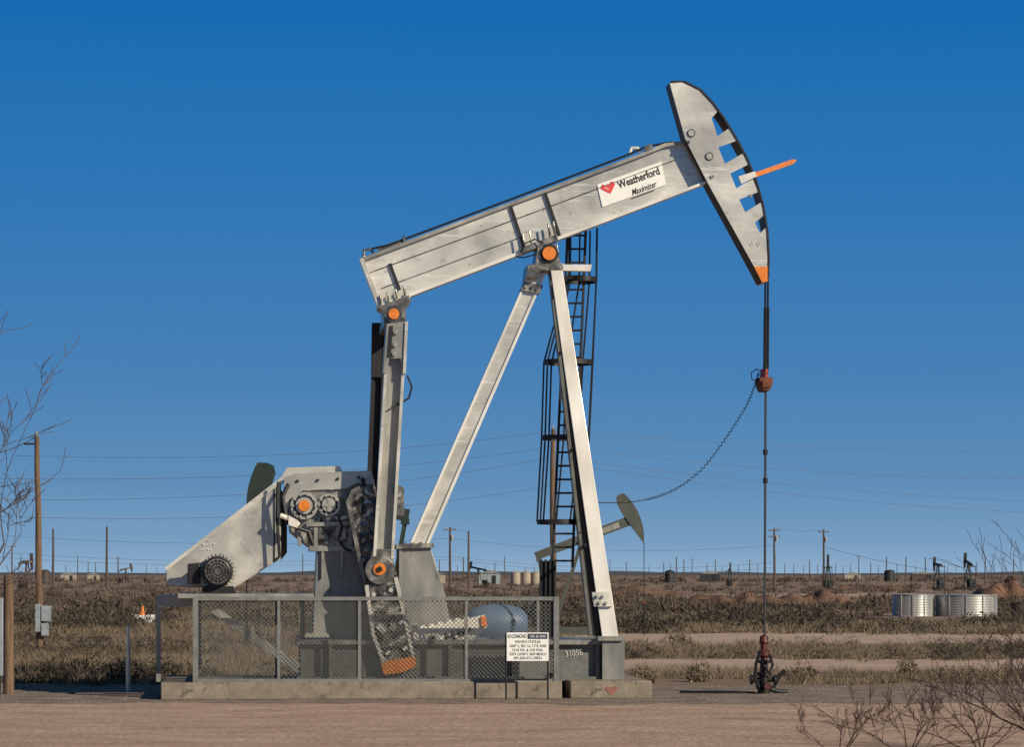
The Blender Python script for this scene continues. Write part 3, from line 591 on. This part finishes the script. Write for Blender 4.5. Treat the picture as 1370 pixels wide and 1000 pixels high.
b = MB(); b.lathe(wc, [(.13, -.02), (.13, zpy(922)), (.17, zpy(922)), (.17, zpy(917)), (.10, zpy(917)), (.10, zpy(905)), (.15, zpy(905)), (.15, zpy(900)), (.08, zpy(900)), (.08, zpy(888)), (.13, zpy(888)), (.13, zpy(884)), (.06, zpy(884))]); b.build('body', 'oily', wh)
b = MB(); b.lathe(wc, [(.07, zpy(885)), (.07, zpy(880)), (.13, zpy(878)), (.13, zpy(872)), (.07, zpy(870)), (.07, zpy(862)), (.10, zpy(860)), (.08, zpy(852)), (.03, zpy(850))]); b.build('stuffing_box', 'red', wh)
for q0, q1, r, m in ((-.25, .3, .05, 'oily'), (-.28, -.23, .10, 'oily'), (.2, .25, .10, 'oily')):
    b = MB(); b.tube(wc+UD*q0+ZD*zpy(910), wc+UD*q1+ZD*zpy(910), r, n=12); b.build('side_valve', m, wh)
b = MB(); b.tube(wc-VD*.4+ZD*zpy(918), wc+ZD*zpy(918), .06, n=10); b.build('bleed_pipe', 'oily', wh)
b = MB(); b.tube(wc+UD*.16+ZD*.05, wc+UD*.40+ZD*zpy(899), .03, n=8); b.tube(wc+UD*.27+ZD*zpy(908), wc+UD*.44+ZD*zpy(898), .05, n=8); b.build('valve_lever', 'black', wh)
P2('drain_pipe', 'black', wh, [wc+UD*.1+ZD*.1, wc+UD*.3+ZD*.04, wc+UD*.5+ZD*.02], .05, 8)
b = MB(); b.tube(wc-VD*.45+ZD*zpy(918), wc-VD*.42+ZD*zpy(918), .07, n=14); b.build('hand_wheel', 'red', wh)
P2('chain', 'black', wh, [wc-UD*.1-VD*.2+ZD*zpy(872), wc-UD*.2-VD*.22+ZD*zpy(888), wc-UD*.22-VD*.2+ZD*zpy(908), wc-UD*.12-VD*.25+ZD*zpy(925)], .035, 6)
P2('chain', 'black', wh, [wc+UD*.08-VD*.2+ZD*zpy(876), wc+UD*.14-VD*.25+ZD*zpy(890), wc+UD*.06-VD*.28+ZD*zpy(900), wc-UD*.06-VD*.25+ZD*zpy(890)], .03, 6)
P2('flow_hose', 'black', wh, [wc-UD*.2, wc-UD*.6-VD*.1+ZD*.03, wc-UD*1.1+ZD*.03, wc-UD*1.7+VD*.2+ZD*.02], .035, 6)
ctrl = [(1015, 499), (1010, 515), (1000, 540), (984, 567), (965, 595), (942, 625), (915, 648), (890, 661), (868, 668), (845, 672), (820, 673), (800, 673)]
cp = [PX(x, y, .0) for x, y in ctrl]
dense = []
for i in range(len(cp)-1):
    a = cp[max(i-1, 0)]; p1 = cp[i]; p2 = cp[i+1]; d_ = cp[min(i+2, len(cp)-1)]
    for k in range(30):
        t = k/30; dense.append(.5*((2*p1)+(p2-a)*t+(2*a-5*p1+4*p2-d_)*t*t+(3*p1-a-3*p2+d_)*t**3))
hel = []
for i, p in enumerate(dense):
    tg = (dense[min(i+1, len(dense)-1)]-dense[max(i-1, 0)]).normalized(); s_ = tg.cross(VD).normalized()
    rr = .022 if 4 < i < 245 else .006
    hel.append(p+(s_*math.cos(i*1.25)+VD*math.sin(i*1.25))*rr)
b = MB(); b.path(hel, .009, 5); cc = b.build('coiled_cable', 'black', org=cp[-1])
tag(cc, 'black coiled cable sagging from the carrier bar to the pumpjack post', 'cable')
b = MB(); b.path([PX(1018, 497, 0), PX(1012, 494, 0), PX(1005, 499, 0), PX(1006, 508, 0), PX(1013, 511, 0)], .012, 5); b.build('end_loop', 'black', cc)

# ------------------------------------------------------------------ pads, fence, sign
def slab(x0, x1, v0, v1, ytop, label):
    a = PX(x0, ytop, v0); c = PX(x1, ytop, v0); z = a.z; b = MB(); a.z = 0; c.z = 0
    L = (c-a).dot(UD); a2 = a+UD*L
    b.prism([a, a2, a2+VD*(v1-v0), a+VD*(v1-v0)], ZD*z)
    o = b.build('concrete_pad', 'conc', org=a, bevel=.02); tag(o, label, 'concrete pad'); return o
slab(215, 752, -2.12, 2.1, 914, 'long low tan concrete slab under the fence and gearbox end')
rb = slab(763, 872, -2.2, 1.9, 912, 'short concrete block with a small red emblem, at the right end')
logo(818, 924, 8, 0, -2.208, rb, 'fadered', False)
fc = PX(500, 918, -2.0)
FN = thing('security_fence', fc, 'grey framed wire mesh fence panels in front of the gearbox and cranks', 'fence')
FV = -2.0
xsn = [262, 373, 481, 624, 744]
for x in xsn[1:-1]: P1('post', 'fence', FN, [(x-2., 800), (x+2., 800), (x+2., 917), (x-2., 917)], FV-.05, FV+.03)
P1('top_rail', 'fence', FN, [(258, 799), (748, 799), (748, 804), (258, 804)], FV-.06, FV+.04)
P1('bottom_rail', 'fence', FN, [(258, 909), (748, 909), (748, 914), (258, 914)], FV-.06, FV+.04)
P1('post', 'fence', FN, [(258, 800), (265, 800), (265, 919), (258, 919)], FV-.08, FV+.05)
P1('post', 'fence', FN, [(741, 799), (748, 799), (748, 912), (741, 912)], FV-.08, FV+.05)
def meshpanel(x0, x1):
    a = PX(x0, 804, FV); c = PX(x1, 804, FV); W_ = (c-a).dot(UD); z1 = a.z; z0 = PX(x0, 909, FV).z; h = z1-z0; o = a+UD*0; o.z = z0; b = MB(); pitch = .085
    k = -int(h/pitch)-1
    while k*pitch < W_:
        for sgn in (1, -1):
            s0 = k*pitch; t0 = max(0, -s0); t1 = min(h, W_-s0)
            if t1 > t0+.02:
                p = (s0+t0, t0); q = (s0+t1, t1)
                if sgn < 0: p = (W_-p[0], p[1]); q = (W_-q[0], q[1])
                A = o+UD*p[0]+ZD*p[1]; B = o+UD*q[0]+ZD*q[1]
                dr = (B-A).normalized(); sd_ = dr.cross(VD)*.0055
                b.prism([A-sd_, A+sd_, B+sd_, B-sd_], VD*(.01*sgn))
        k += 1
    b.build('mesh_panel', 'mesh', FN)
for i in range(4): meshpanel(xsn[i], xsn[i+1])
for x in (262, 744):
    p = PX(x, 803, FV); q = p.copy(); q.z = .45
    for c_ in (p, q):
        b = MB(); b.box(c_+VD*1.9, .07, 3.8, .07, UD, VD, ZD); b.build('side_rail', 'fence', FN)
    p2 = p+VD*3.8; b = MB(); b.tube(Vector((p2.x, p2.y, .3)), p2, .04, n=8); b.build('post', 'fence', FN)
sgc = PX(705, 938, -2.75); sgc.z = 0
SN = thing('well_sign', sgc, 'white well information sign on two thin legs before the fence', 'sign')
bd = P1('panel', 'white', SN, [(678, 847), (734, 847), (734, 885), (678, 885)], -2.77, -2.75)
for x in (677, 733):
    b = MB(); p = PX(x, 849, -2.72); q = p.copy(); q.z = -.02; b.tube(q, p, .018, n=8); b.build('leg', 'black', SN)
for y in (848, 884, 910):
    b = MB(); b.tube(PX(677, y, -2.72), PX(733, y, -2.72), .016, n=6); b.build('frame_bar', 'black', SN)
P1('name_block', 'navy', bd, [(706, 848.5), (732.5, 848.5), (732.5, 855.5), (706, 855.5)], -2.776, -2.771)
TV = -2.775
b = MB(); b.cylv(681.5, 852, 2.2, TV, TV+.004, 14); b.build('emblem', 'navy', bd)
b = MB(); b.cylv(681.5, 852, 1.1, TV-.003, TV, 12); b.build('emblem_centre', 'white', bd)
text('CONCHO', (684.5, 854.2), (704.5, 854.2), 4.6, TV, 'navy', bd, 0, .02)
text('OIL & GAS', (709, 853.5), (730, 853.5), 3, TV-.004, 'white', bd)
for (st, y, x0, x1) in (('WICHITA STATE #3', 861, 689, 723), ('UNIT L, SEC 16, T17S, R30E', 866.6, 682, 731), ('2310 FSL & 370 FWL', 872.2, 685, 727), ('EDDY COUNTY, NEW MEXICO', 877.6, 682, 731), ('API #30-015-39833', 882.8, 687, 725)):
    text(st, (x0, y), (x1, y), 3.4, TV, 'ink', bd, 0, .002)

# ------------------------------------------------------------------ small things round the pad
p = GP(11.5, 60.); b = MB(); b.lathe(p, [(.11, -.05), (.105, 1.2), (.10, 2.4), (.06, 2.43)], 12)
tag(b.build('wooden_post', 'wood', org=p), 'stout brown wooden post at the left edge', 'post')
p = GP(-2, 60.8); t = thing('electrical_cabinet', p, 'grey blue electrical cabinet cut by the left edge beside the wooden post', 'cabinet')
b = MB(); b.box(p+ZD*1.15, .22, .3, 1.6); b.build('box', 'boxgrey', t, bevel=.01); b = MB(); b.box(p+ZD*.2, .08, .08, .5); b.build('leg', 'dark', t)
p = GP(171.5, 61.3); t = thing('pipe_marker', p, 'thin pale grey pipe post standing left of the concrete pad', 'post')
b = MB(); b.lathe(p, [(.05, -.05), (.05, 1.0)], 10); b.build('pipe', 'galv', t); b = MB(); b.lathe(p, [(.035, 1.0), (.035, 1.28), (.05, 1.28), (.05, 1.34), (.02, 1.36)], 10); b.build('cap', 'bright', t)
p = GP(195, 140); t = thing('utility_box', p, 'small white trough with an upright orange cone, in the grass at left', 'box')
b = MB(); b.prism([p+Vector((-.45, -.3, .1)), p+Vector((.45, -.3, .1)), p+Vector((.38, -.3, .5)), p+Vector((-.48, -.3, .5))], Vector((0, .6, 0))); b.build('trough', 'white', t)
b = MB(); b.lathe(p+Vector((-.15, 0, 0)), [(.2, .5), (.08, .68), (.05, .88), (.02, .93)], 12); b.build('cone', 'orange', t)
b = MB(); b.box(p+ZD*.05, .9, .5, .1); b.build('skid', 'rust', t)
c = PX(664, 834, 5.5); t = thing('storage_tank', Vector((c.x, c.y, 0)), 'blue grey rounded horizontal tank behind the mesh fence', 'tank')
b = MB(); n_ = 32; prof = [(.70*math.sin(a_), max(.02, .42*math.cos(a_)**.6)) for a_ in np.linspace(-math.pi/2, math.pi/2, 15)]; vs = []
for (u, r) in prof: vs += [c+UD*u+VD*math.cos(2*math.pi*k/n_)*r+ZD*math.sin(2*math.pi*k/n_)*r for k in range(n_)]
b.add(vs, [(i*n_+k, i*n_+(k+1) % n_, (i+1)*n_+(k+1) % n_, (i+1)*n_+k) for i in range(len(prof)-1) for k in range(n_)]+[tuple(range(n_)), tuple(range(len(vs)-n_, len(vs)))]); b.build('tank_shell', 'bluegrey', t)
b = MB(); b.box(Vector((c.x, c.y, .44)), 1.1, .7, .88, UD, VD, ZD); b.build('saddle', 'white', t)

# ------------------------------------------------------------------ distant pumpjacks
def far_pump(px, d, s, rot, tilt, m, label, head_half=27, headm=None, group=None):
    o0 = GP(px, d); ca, sa = math.cos(rot), math.sin(rot)
    def T(x, y, z): return o0+Vector((ca*x-sa*y, sa*x+ca*y, z))*s
    X = Vector((ca, sa, 0)); Y = Vector((-sa, ca, 0))
    t = thing('pumpjack', o0, label, 'pumpjack', group)
    def bx(x, y, z, sx, sy, sz): b = MB(); b.box(T(x, y, z), sx*s, sy*s, sz*s, X, Y, ZD); return b
    def pr(pts, y0, y1): b = MB(); b.prism([T(x, y0, z) for x, z in pts], Y*(y1-y0)*s); return b
    bx(-1.1, 0, .2, 4.8, 1.2, .4).build('base_frame', m, t)
    for yy in (-1, 1):
        b = MB(); b.tube(T(.8, yy*.75, .4), T(.05, yy*.14, 4.5), .13*s, n=4); b.build('samson_leg', m, t)
    b = MB(); b.tube(T(-1.4, 0, .4), T(-.1, 0, 4.5), .13*s, n=4); b.build('samson_leg', m, t)
    b = bx(0, 0, 4.5, .45, .5, .25); b.build('saddle_bearing', m, t)
    a = math.radians(tilt); PZ = 4.75
    def Bm(u, w): return (u*math.cos(a)-w*math.sin(a), PZ+u*math.sin(a)+w*math.cos(a))
    wb_ = pr([Bm(-2.5, -.18), Bm(2.4, -.24), Bm(2.4, .24), Bm(-2.5, .22)], -.14, .14).build('walking_beam', m, t)
    pr([Bm(.7, -.12), Bm(1.9, -.14), Bm(1.9, .14), Bm(.7, .12)], -.16, -.145).build('pale_panel', 'gmid', wb_)
    R_ = 3.0; hp = [(R_*math.cos(a+math.radians(q)), PZ+R_*math.sin(a+math.radians(q))) for q in np.linspace(head_half, -head_half, 12)]
    k = math.sin(math.radians(head_half))*3
    hp += [Bm(2.70, -.90*k), Bm(2.42, -.2*k), Bm(2.24, .35*k), Bm(2.18, .75*k), Bm(2.26, .97*k), Bm(2.45, 1.03*k)]
    pr(hp, -.2, .2).build('horse_head', headm or m, t)
    for yy in (-.08, .08):
        b = MB(); b.tube(T(R_, yy, PZ-.2), T(R_, yy, 1.6), .02*s, n=4); b.build('bridle_rope', 'black', t)
    b = bx(R_, 0, 1.6, .16, .5, .12); b.build('carrier_bar', 'rust', t)
    b = MB(); b.tube(T(R_, 0, 1.6), T(R_, 0, .0), .035*s, n=6); b.build('rod', 'dark', t)
    bx(-2.1, 0, .8, .9, .7, .8).build('pedestal', m, t); bx(-2.1, 0, 1.55, 1.2, .8, .75).build('gearbox', m, t)
    tl = Bm(-2.4, -.2)
    for yy in (-1, 1):
        pr([(-2.3, 1.7), (-1.95, 1.75), (-1.5, .75), (-1.75, .45), (-2.2, .6)], yy*.62-.12, yy*.62+.12).build('crank', m, t)
        b = MB(); b.tube(T(tl[0], yy*.6, tl[1]), T(-1.8, yy*.8, 1.1), .07*s, n=4); b.build('pitman_arm', m, t)
    bx(tl[0], 0, tl[1], .25, 1.4, .2).build('equaliser', m, t)
    pr([(-3.5, .5), (-3.5, .95), (-2.3, 1.95), (-1.9, 1.9), (-1.95, 1.45), (-3.0, .5)], .45, .6).build('belt_guard', m, t)
    b = MB(); b.tube(T(-3.1, -.2, .75), T(-3.1, .4, .75), .25*s, n=10); b.build('motor', 'dark', t)
    return t
far_pump(780, 118, .81, 0, 21, 'pumpgreen', 'green grey pumpjack seen beyond the main front post, horse head facing right', 27)
far_pump(449, 100, 1.0, math.pi, 8, 'pumpdark', 'dark green pumpjack behind the belt guard, horse head facing left', 21)
far_pump(36, 400, .85, math.pi*.46, 0, 'pumpred', 'small brown pumpjack seen end on by the left wooden pole')
far_pump(168, 700, .75, math.pi*.3, 8, 'pumpred', 'tiny brown pumpjack right of two thin poles at left')
far_pump(1108, 400, .78, math.pi*.47, 8, 'pumpblack', 'dark pumpjack seen end on, left of the silver tanks')
far_pump(1255, 450, .8, math.pi*.54, 3, 'pumpblack', 'dark pumpjack behind the left silver tank')
far_pump(1296, 440, .85, math.pi*.53, 10, 'pumpblack', 'dark pumpjack behind the right silver tank, head raised')
far_pump(976, 560, .7, math.pi*.45, 8, 'pumpblack', 'tiny dark pumpjack left of the reddish mounds')
far_pump(640, 520, .7, math.pi*.8, 10, 'pumpblack', 'tiny dark pumpjack seen between the slanting posts')

# ------------------------------------------------------------------ poles
WIRE_TOP = {}
def wood_pole(key, px, d, h, label, arms=0, tr=False, r=.14, m='woodfar', lean=0., group=None):
    p = GP(px, d); t = thing('utility_pole', p, label, 'utility pole', group)
    top = p+Vector((lean, 0, h)); R = random.Random(px)
    b = MB(); pts = [p+(top-p)*k/6+Vector((R.uniform(-.03, .03), 0, 0)) for k in range(7)]; b.path(pts, [r*(1-.35*k/6) for k in range(7)], 10); b.build('pole', m, t)
    for k in range(arms):
        z = h-.35-k*.9; c = p+(top-p)*(z/h)+Vector((0, -.18, 0)); b = MB(); b.box(c, 2.2, .1, .14, Vector((.8, .6, 0)).normalized(), Vector((-.6, .8, 0))); ar = b.build('crossarm', m, t)
        for q in (-1, -.5, .5, 1):
            b = MB(); b.lathe(c+Vector((.8, .6, 0))*q+ZD*.07, [(.03, 0), (.06, .08), (.06, .14), (.02, .18)], 6); b.build('insulator', 'boxgrey', ar)
    if arms == 0:
        b = MB(); b.lathe(top, [(.03, 0), (.05, .06), (.05, .14), (.02, .18)], 6); b.build('insulator', 'boxgrey', t)
    if tr:
        c = p+(top-p)*((h-1.9)/h)+Vector((.32, -.1, 0)); b = MB(); b.lathe(c, [(.18, 0), (.2, .05), (.2, .7), (.14, .8)], 12); b.build('transformer', 'boxgrey', t)
    WIRE_TOP[key] = top; return t
lp = wood_pole('L', 53, 97, 6.95, 'weathered brown utility pole at left with meter boxes near its foot', 0, False, .125, 'wood', -.1)
for (dx, z, sx, sz) in ((.22, 1.15, .3, .5), (.18, .62, .22, .4), (-.05, 1.0, .16, .9)):
    b = MB(); b.box(GP(53, 96.8)+Vector((dx, 0, z)), sx, .16, sz); b.build('meter_box', 'boxgrey', lp)
b = MB(); b.tube(WIRE_TOP['L']+Vector((-.02, -.1, -.35)), WIRE_TOP['L']+Vector((-.02, -.1, .05)), .04, n=8); b.box(WIRE_TOP['L']+Vector((-.22, -.1, -.25)), .35, .06, .06); b.build('bracket', 'dark', lp)
wood_pole('C', 740, 132, 8.9, 'brown wooden utility pole standing behind the ladder cage', 0, False, .16, 'wood')
def fp(key, px, T_, label, arms=0, tr=False, h=9., group=None, r=.2):
    wood_pole(key, px, (h-H)*F/(HY-T_), h, label, arms, tr, r, 'woodfar', 0, group)
fp('a', 71, 708, 'thin far pole just right of the left wooden utility pole')
fp('b', 143, 705, 'thin far pole in the open sky, second right of the left utility pole')
fp('c', 16, 730, 'thin far pole near the left edge', 1)
fp('d', 104, 744, 'short far pole between the two taller thin poles at left')
fp('e', 405, 742, 'far pole showing between belt guard and gearbox pedestal')
fp('f', 602, 706, 'far pole with crossarm seen between the slanting rear post and ladder, left one', 1, True)
fp('g', 627, 711, 'far plain pole between the slanting rear post and ladder, right one')
fp('h', 675, 745, 'short far pole above the beige tanks')
fp('i', 1036, 707, 'far pole with crossarm just right of the polished rod', 2, True)
fp('j', 1102, 709, 'far pole with transformer above the dark end on pumpjack', 1, True)
fp('k', 926, 748, 'short far pole midway between green grey pumpjack and polished rod', 1)
fp('l', 1149, 744, 'short far pole left of the silver tanks', 1)
fp('m', 988, 757, 'tiny far pole left of the polished rod', r=.3)
fp('n', 868, 758, 'tiny far pole right of the green grey pumpjack', r=.3)
fp('o', 1165, 753, 'tiny far pole second left of the silver tanks', r=.3)
fp('p', 816, 750, 'short far pole beside the foot of the main front post', 1)
R = random.Random(9)
for i, px in enumerate((30, 46, 88, 118, 128, 158, 196, 210, 588, 612, 620, 649, 662, 703, 715, 838, 888, 897, 905, 915, 946, 957, 966, 1003, 1014, 1050, 1062, 1075, 1083, 1094, 1118, 1128, 1138, 1175, 1186, 1200, 1212, 1225, 1238, 1268, 1279, 1307, 1318, 1330, 1345, 1356)):
    fp('t%d' % i, px, R.choice((746, 750, 753, 755, 756, 757, 758, 759)), 'tiny thin pole standing on the far horizon', i % 2, False, 9., 'tiny poles along the horizon', .3)
def wire(p, q, sag, r, label='thin dark overhead wire crossing the sky between utility poles', group='overhead wires across the sky'):
    pts = [p+(q-p)*(k/24)-ZD*sag*4*(k/24)*(1-k/24) for k in range(25)]
    b = MB(); b.path(pts, r, 4); tag(b.build('power_line', 'wire', org=p), label, 'wire', group)
for (pa, pb, sg_) in (((20, 610, 97), (739, 577, 132), .45), ((-40, 640, 97), (739, 598, 132), .5), ((739, 577, 132), (1500, 606, 150), .3), ((739, 598, 132), (1500, 640, 150), .5), ((739, 612, 132), (1500, 675, 150), .4), ((-40, 668, 97), (739, 612, 132), .6), ((-40, 690, 97), (739, 650, 132), .6), ((739, 618, 132), (1500, 690, 150), .5)):
    wire(WP(*pa), WP(*pb), sg_, .009)
wire(WP(-60, 610, 97), WIRE_TOP['L'], .25, .02, 'black service wire running from the left pole out of frame', 'service wire')
for k in ((('f', 'g'), .1), (('i', 'j'), .3)):
    wire(WIRE_TOP[k[0][0]], WIRE_TOP[k[0][1]], k[1], .025, {'f': 'faint wire between the paired poles at centre', 'i': 'faint wire between the two poles right of the rod'}[k[0][0]], 'far wires')
wire(WIRE_TOP['j']-ZD*2.5, WP(1500, 776, 300), 1.5, .025, 'wire sloping down to the right edge over the silver tanks', 'far wires')
for y0, y1 in ((712, 724), (735, 748), (742, 752)):
    wire(WP(-60, y0, 420), WP(602, y1-3, 414), 1.2, .025, 'faint low wire just above the horizon at left', 'low wires at left')
    wire(WP(602, y1-3, 414), WP(1036, y0+18, 418), 1.2, .025, 'faint low wire just above the horizon at centre', 'low wires at centre')

# ------------------------------------------------------------------ tanks and far plant
def tank(px, d, r, h, m, label, corr=False, roof=.0):
    p = GP(px, d); t = thing('storage_tank', p, label, 'tank'); b = MB()
    prof = [(r, -.05)]; k = int(h/.09) if corr else 1
    for i in range(k): prof += [(r+.02, h*(i+.5)/k), (r, h*(i+1)/k)]
    b.lathe(p, prof, 40); b.build('tank_wall', m, t)
    b = MB(); b.lathe(p, [(r+.05, h), (r+.05, h+.05), (r*.5, h+.05+roof*.7), (.05, h+.05+roof)], 40); b.build('tank_roof', m, t)
    if corr:
        for q in (-.45, -.1, .25, .6):
            b = MB(); aa = math.pi*1.5+q*1.6; b.box(p+Vector((math.cos(aa)*(r+.03), math.sin(aa)*(r+.03), h/2)), .05, .06, h); b.build('wall_seam', 'gmid', t)
tank(1222, 170, 1.2, 1.22, 'tank', 'low silver corrugated tank, left of the pair', True)
tank(1293, 170, 1.75, 1.2, 'tank', 'low wide silver corrugated tank, right of the pair', True)
tank(1366, 172, .55, .75, 'pumpred', 'small brown tank at the right edge beside the silver pair')
tank(690, 650, 1.05, 2.6, 'beige', 'far beige tank, leftmost of three near the horizon', False, .4)
tank(704, 650, 1.05, 2.6, 'beige', 'far beige tank, middle of three near the horizon', False, .4)
tank(717, 650, 1.05, 2.6, 'beige', 'far beige tank, rightmost of three near the horizon', False, .4)
tank(60, 700, 1.2, 3.0, 'pumpred', 'far brown tank near the horizon at left', False, .4)
tank(896, 800, 1.3, 3.0, 'pumpblack', 'far dark tank on the horizon right of the green grey pumpjack', False, .4)
tank(1190, 900, 1.6, 3.2, 'pumpblack', 'far dark tank on the horizon above the left silver tank', False, .4)
def shed(px, d, w_, h, m, label):
    p = GP(px, d); t = thing('equipment_shed', p, label, 'shed'); b = MB(); b.box(p+ZD*h/2, w_, 3, h); b.build('wall', m, t)
    b = MB(); b.prism([p+Vector((-w_/2-.2, -1.7, h)), p+Vector((w_/2+.2, -1.7, h)), p+Vector((0, -1.7, h+.8))], Vector((0, 3.4, 0))); b.build('roof', 'gmid', t)
    b = MB(); b.box(p+Vector((w_*.2, -1.52, h*.4)), w_*.2, .06, h*.8); b.build('door', 'dark', t)
shed(92, 1000, 5, 2.2, 'beige', 'tiny pale shed near the horizon at left')
shed(125, 1050, 4, 2.0, 'beige', 'second tiny pale shed near the horizon at left')
shed(1140, 1100, 6, 2.2, 'beige', 'tiny pale shed near the horizon at right')
shed(655, 700, 5, 2.5, 'boxgrey', 'tiny grey shed left of the three beige tanks')
shed(580, 760, 6, 2.2, 'beige', 'tiny beige shed near the horizon behind the slanting post')
shed(950, 900, 6, 2.4, 'pumpblack', 'tiny dark shed on the horizon left of the polished rod')
shed(1235, 1000, 8, 2.4, 'pumpred', 'tiny brown shed on the horizon above the silver tanks')
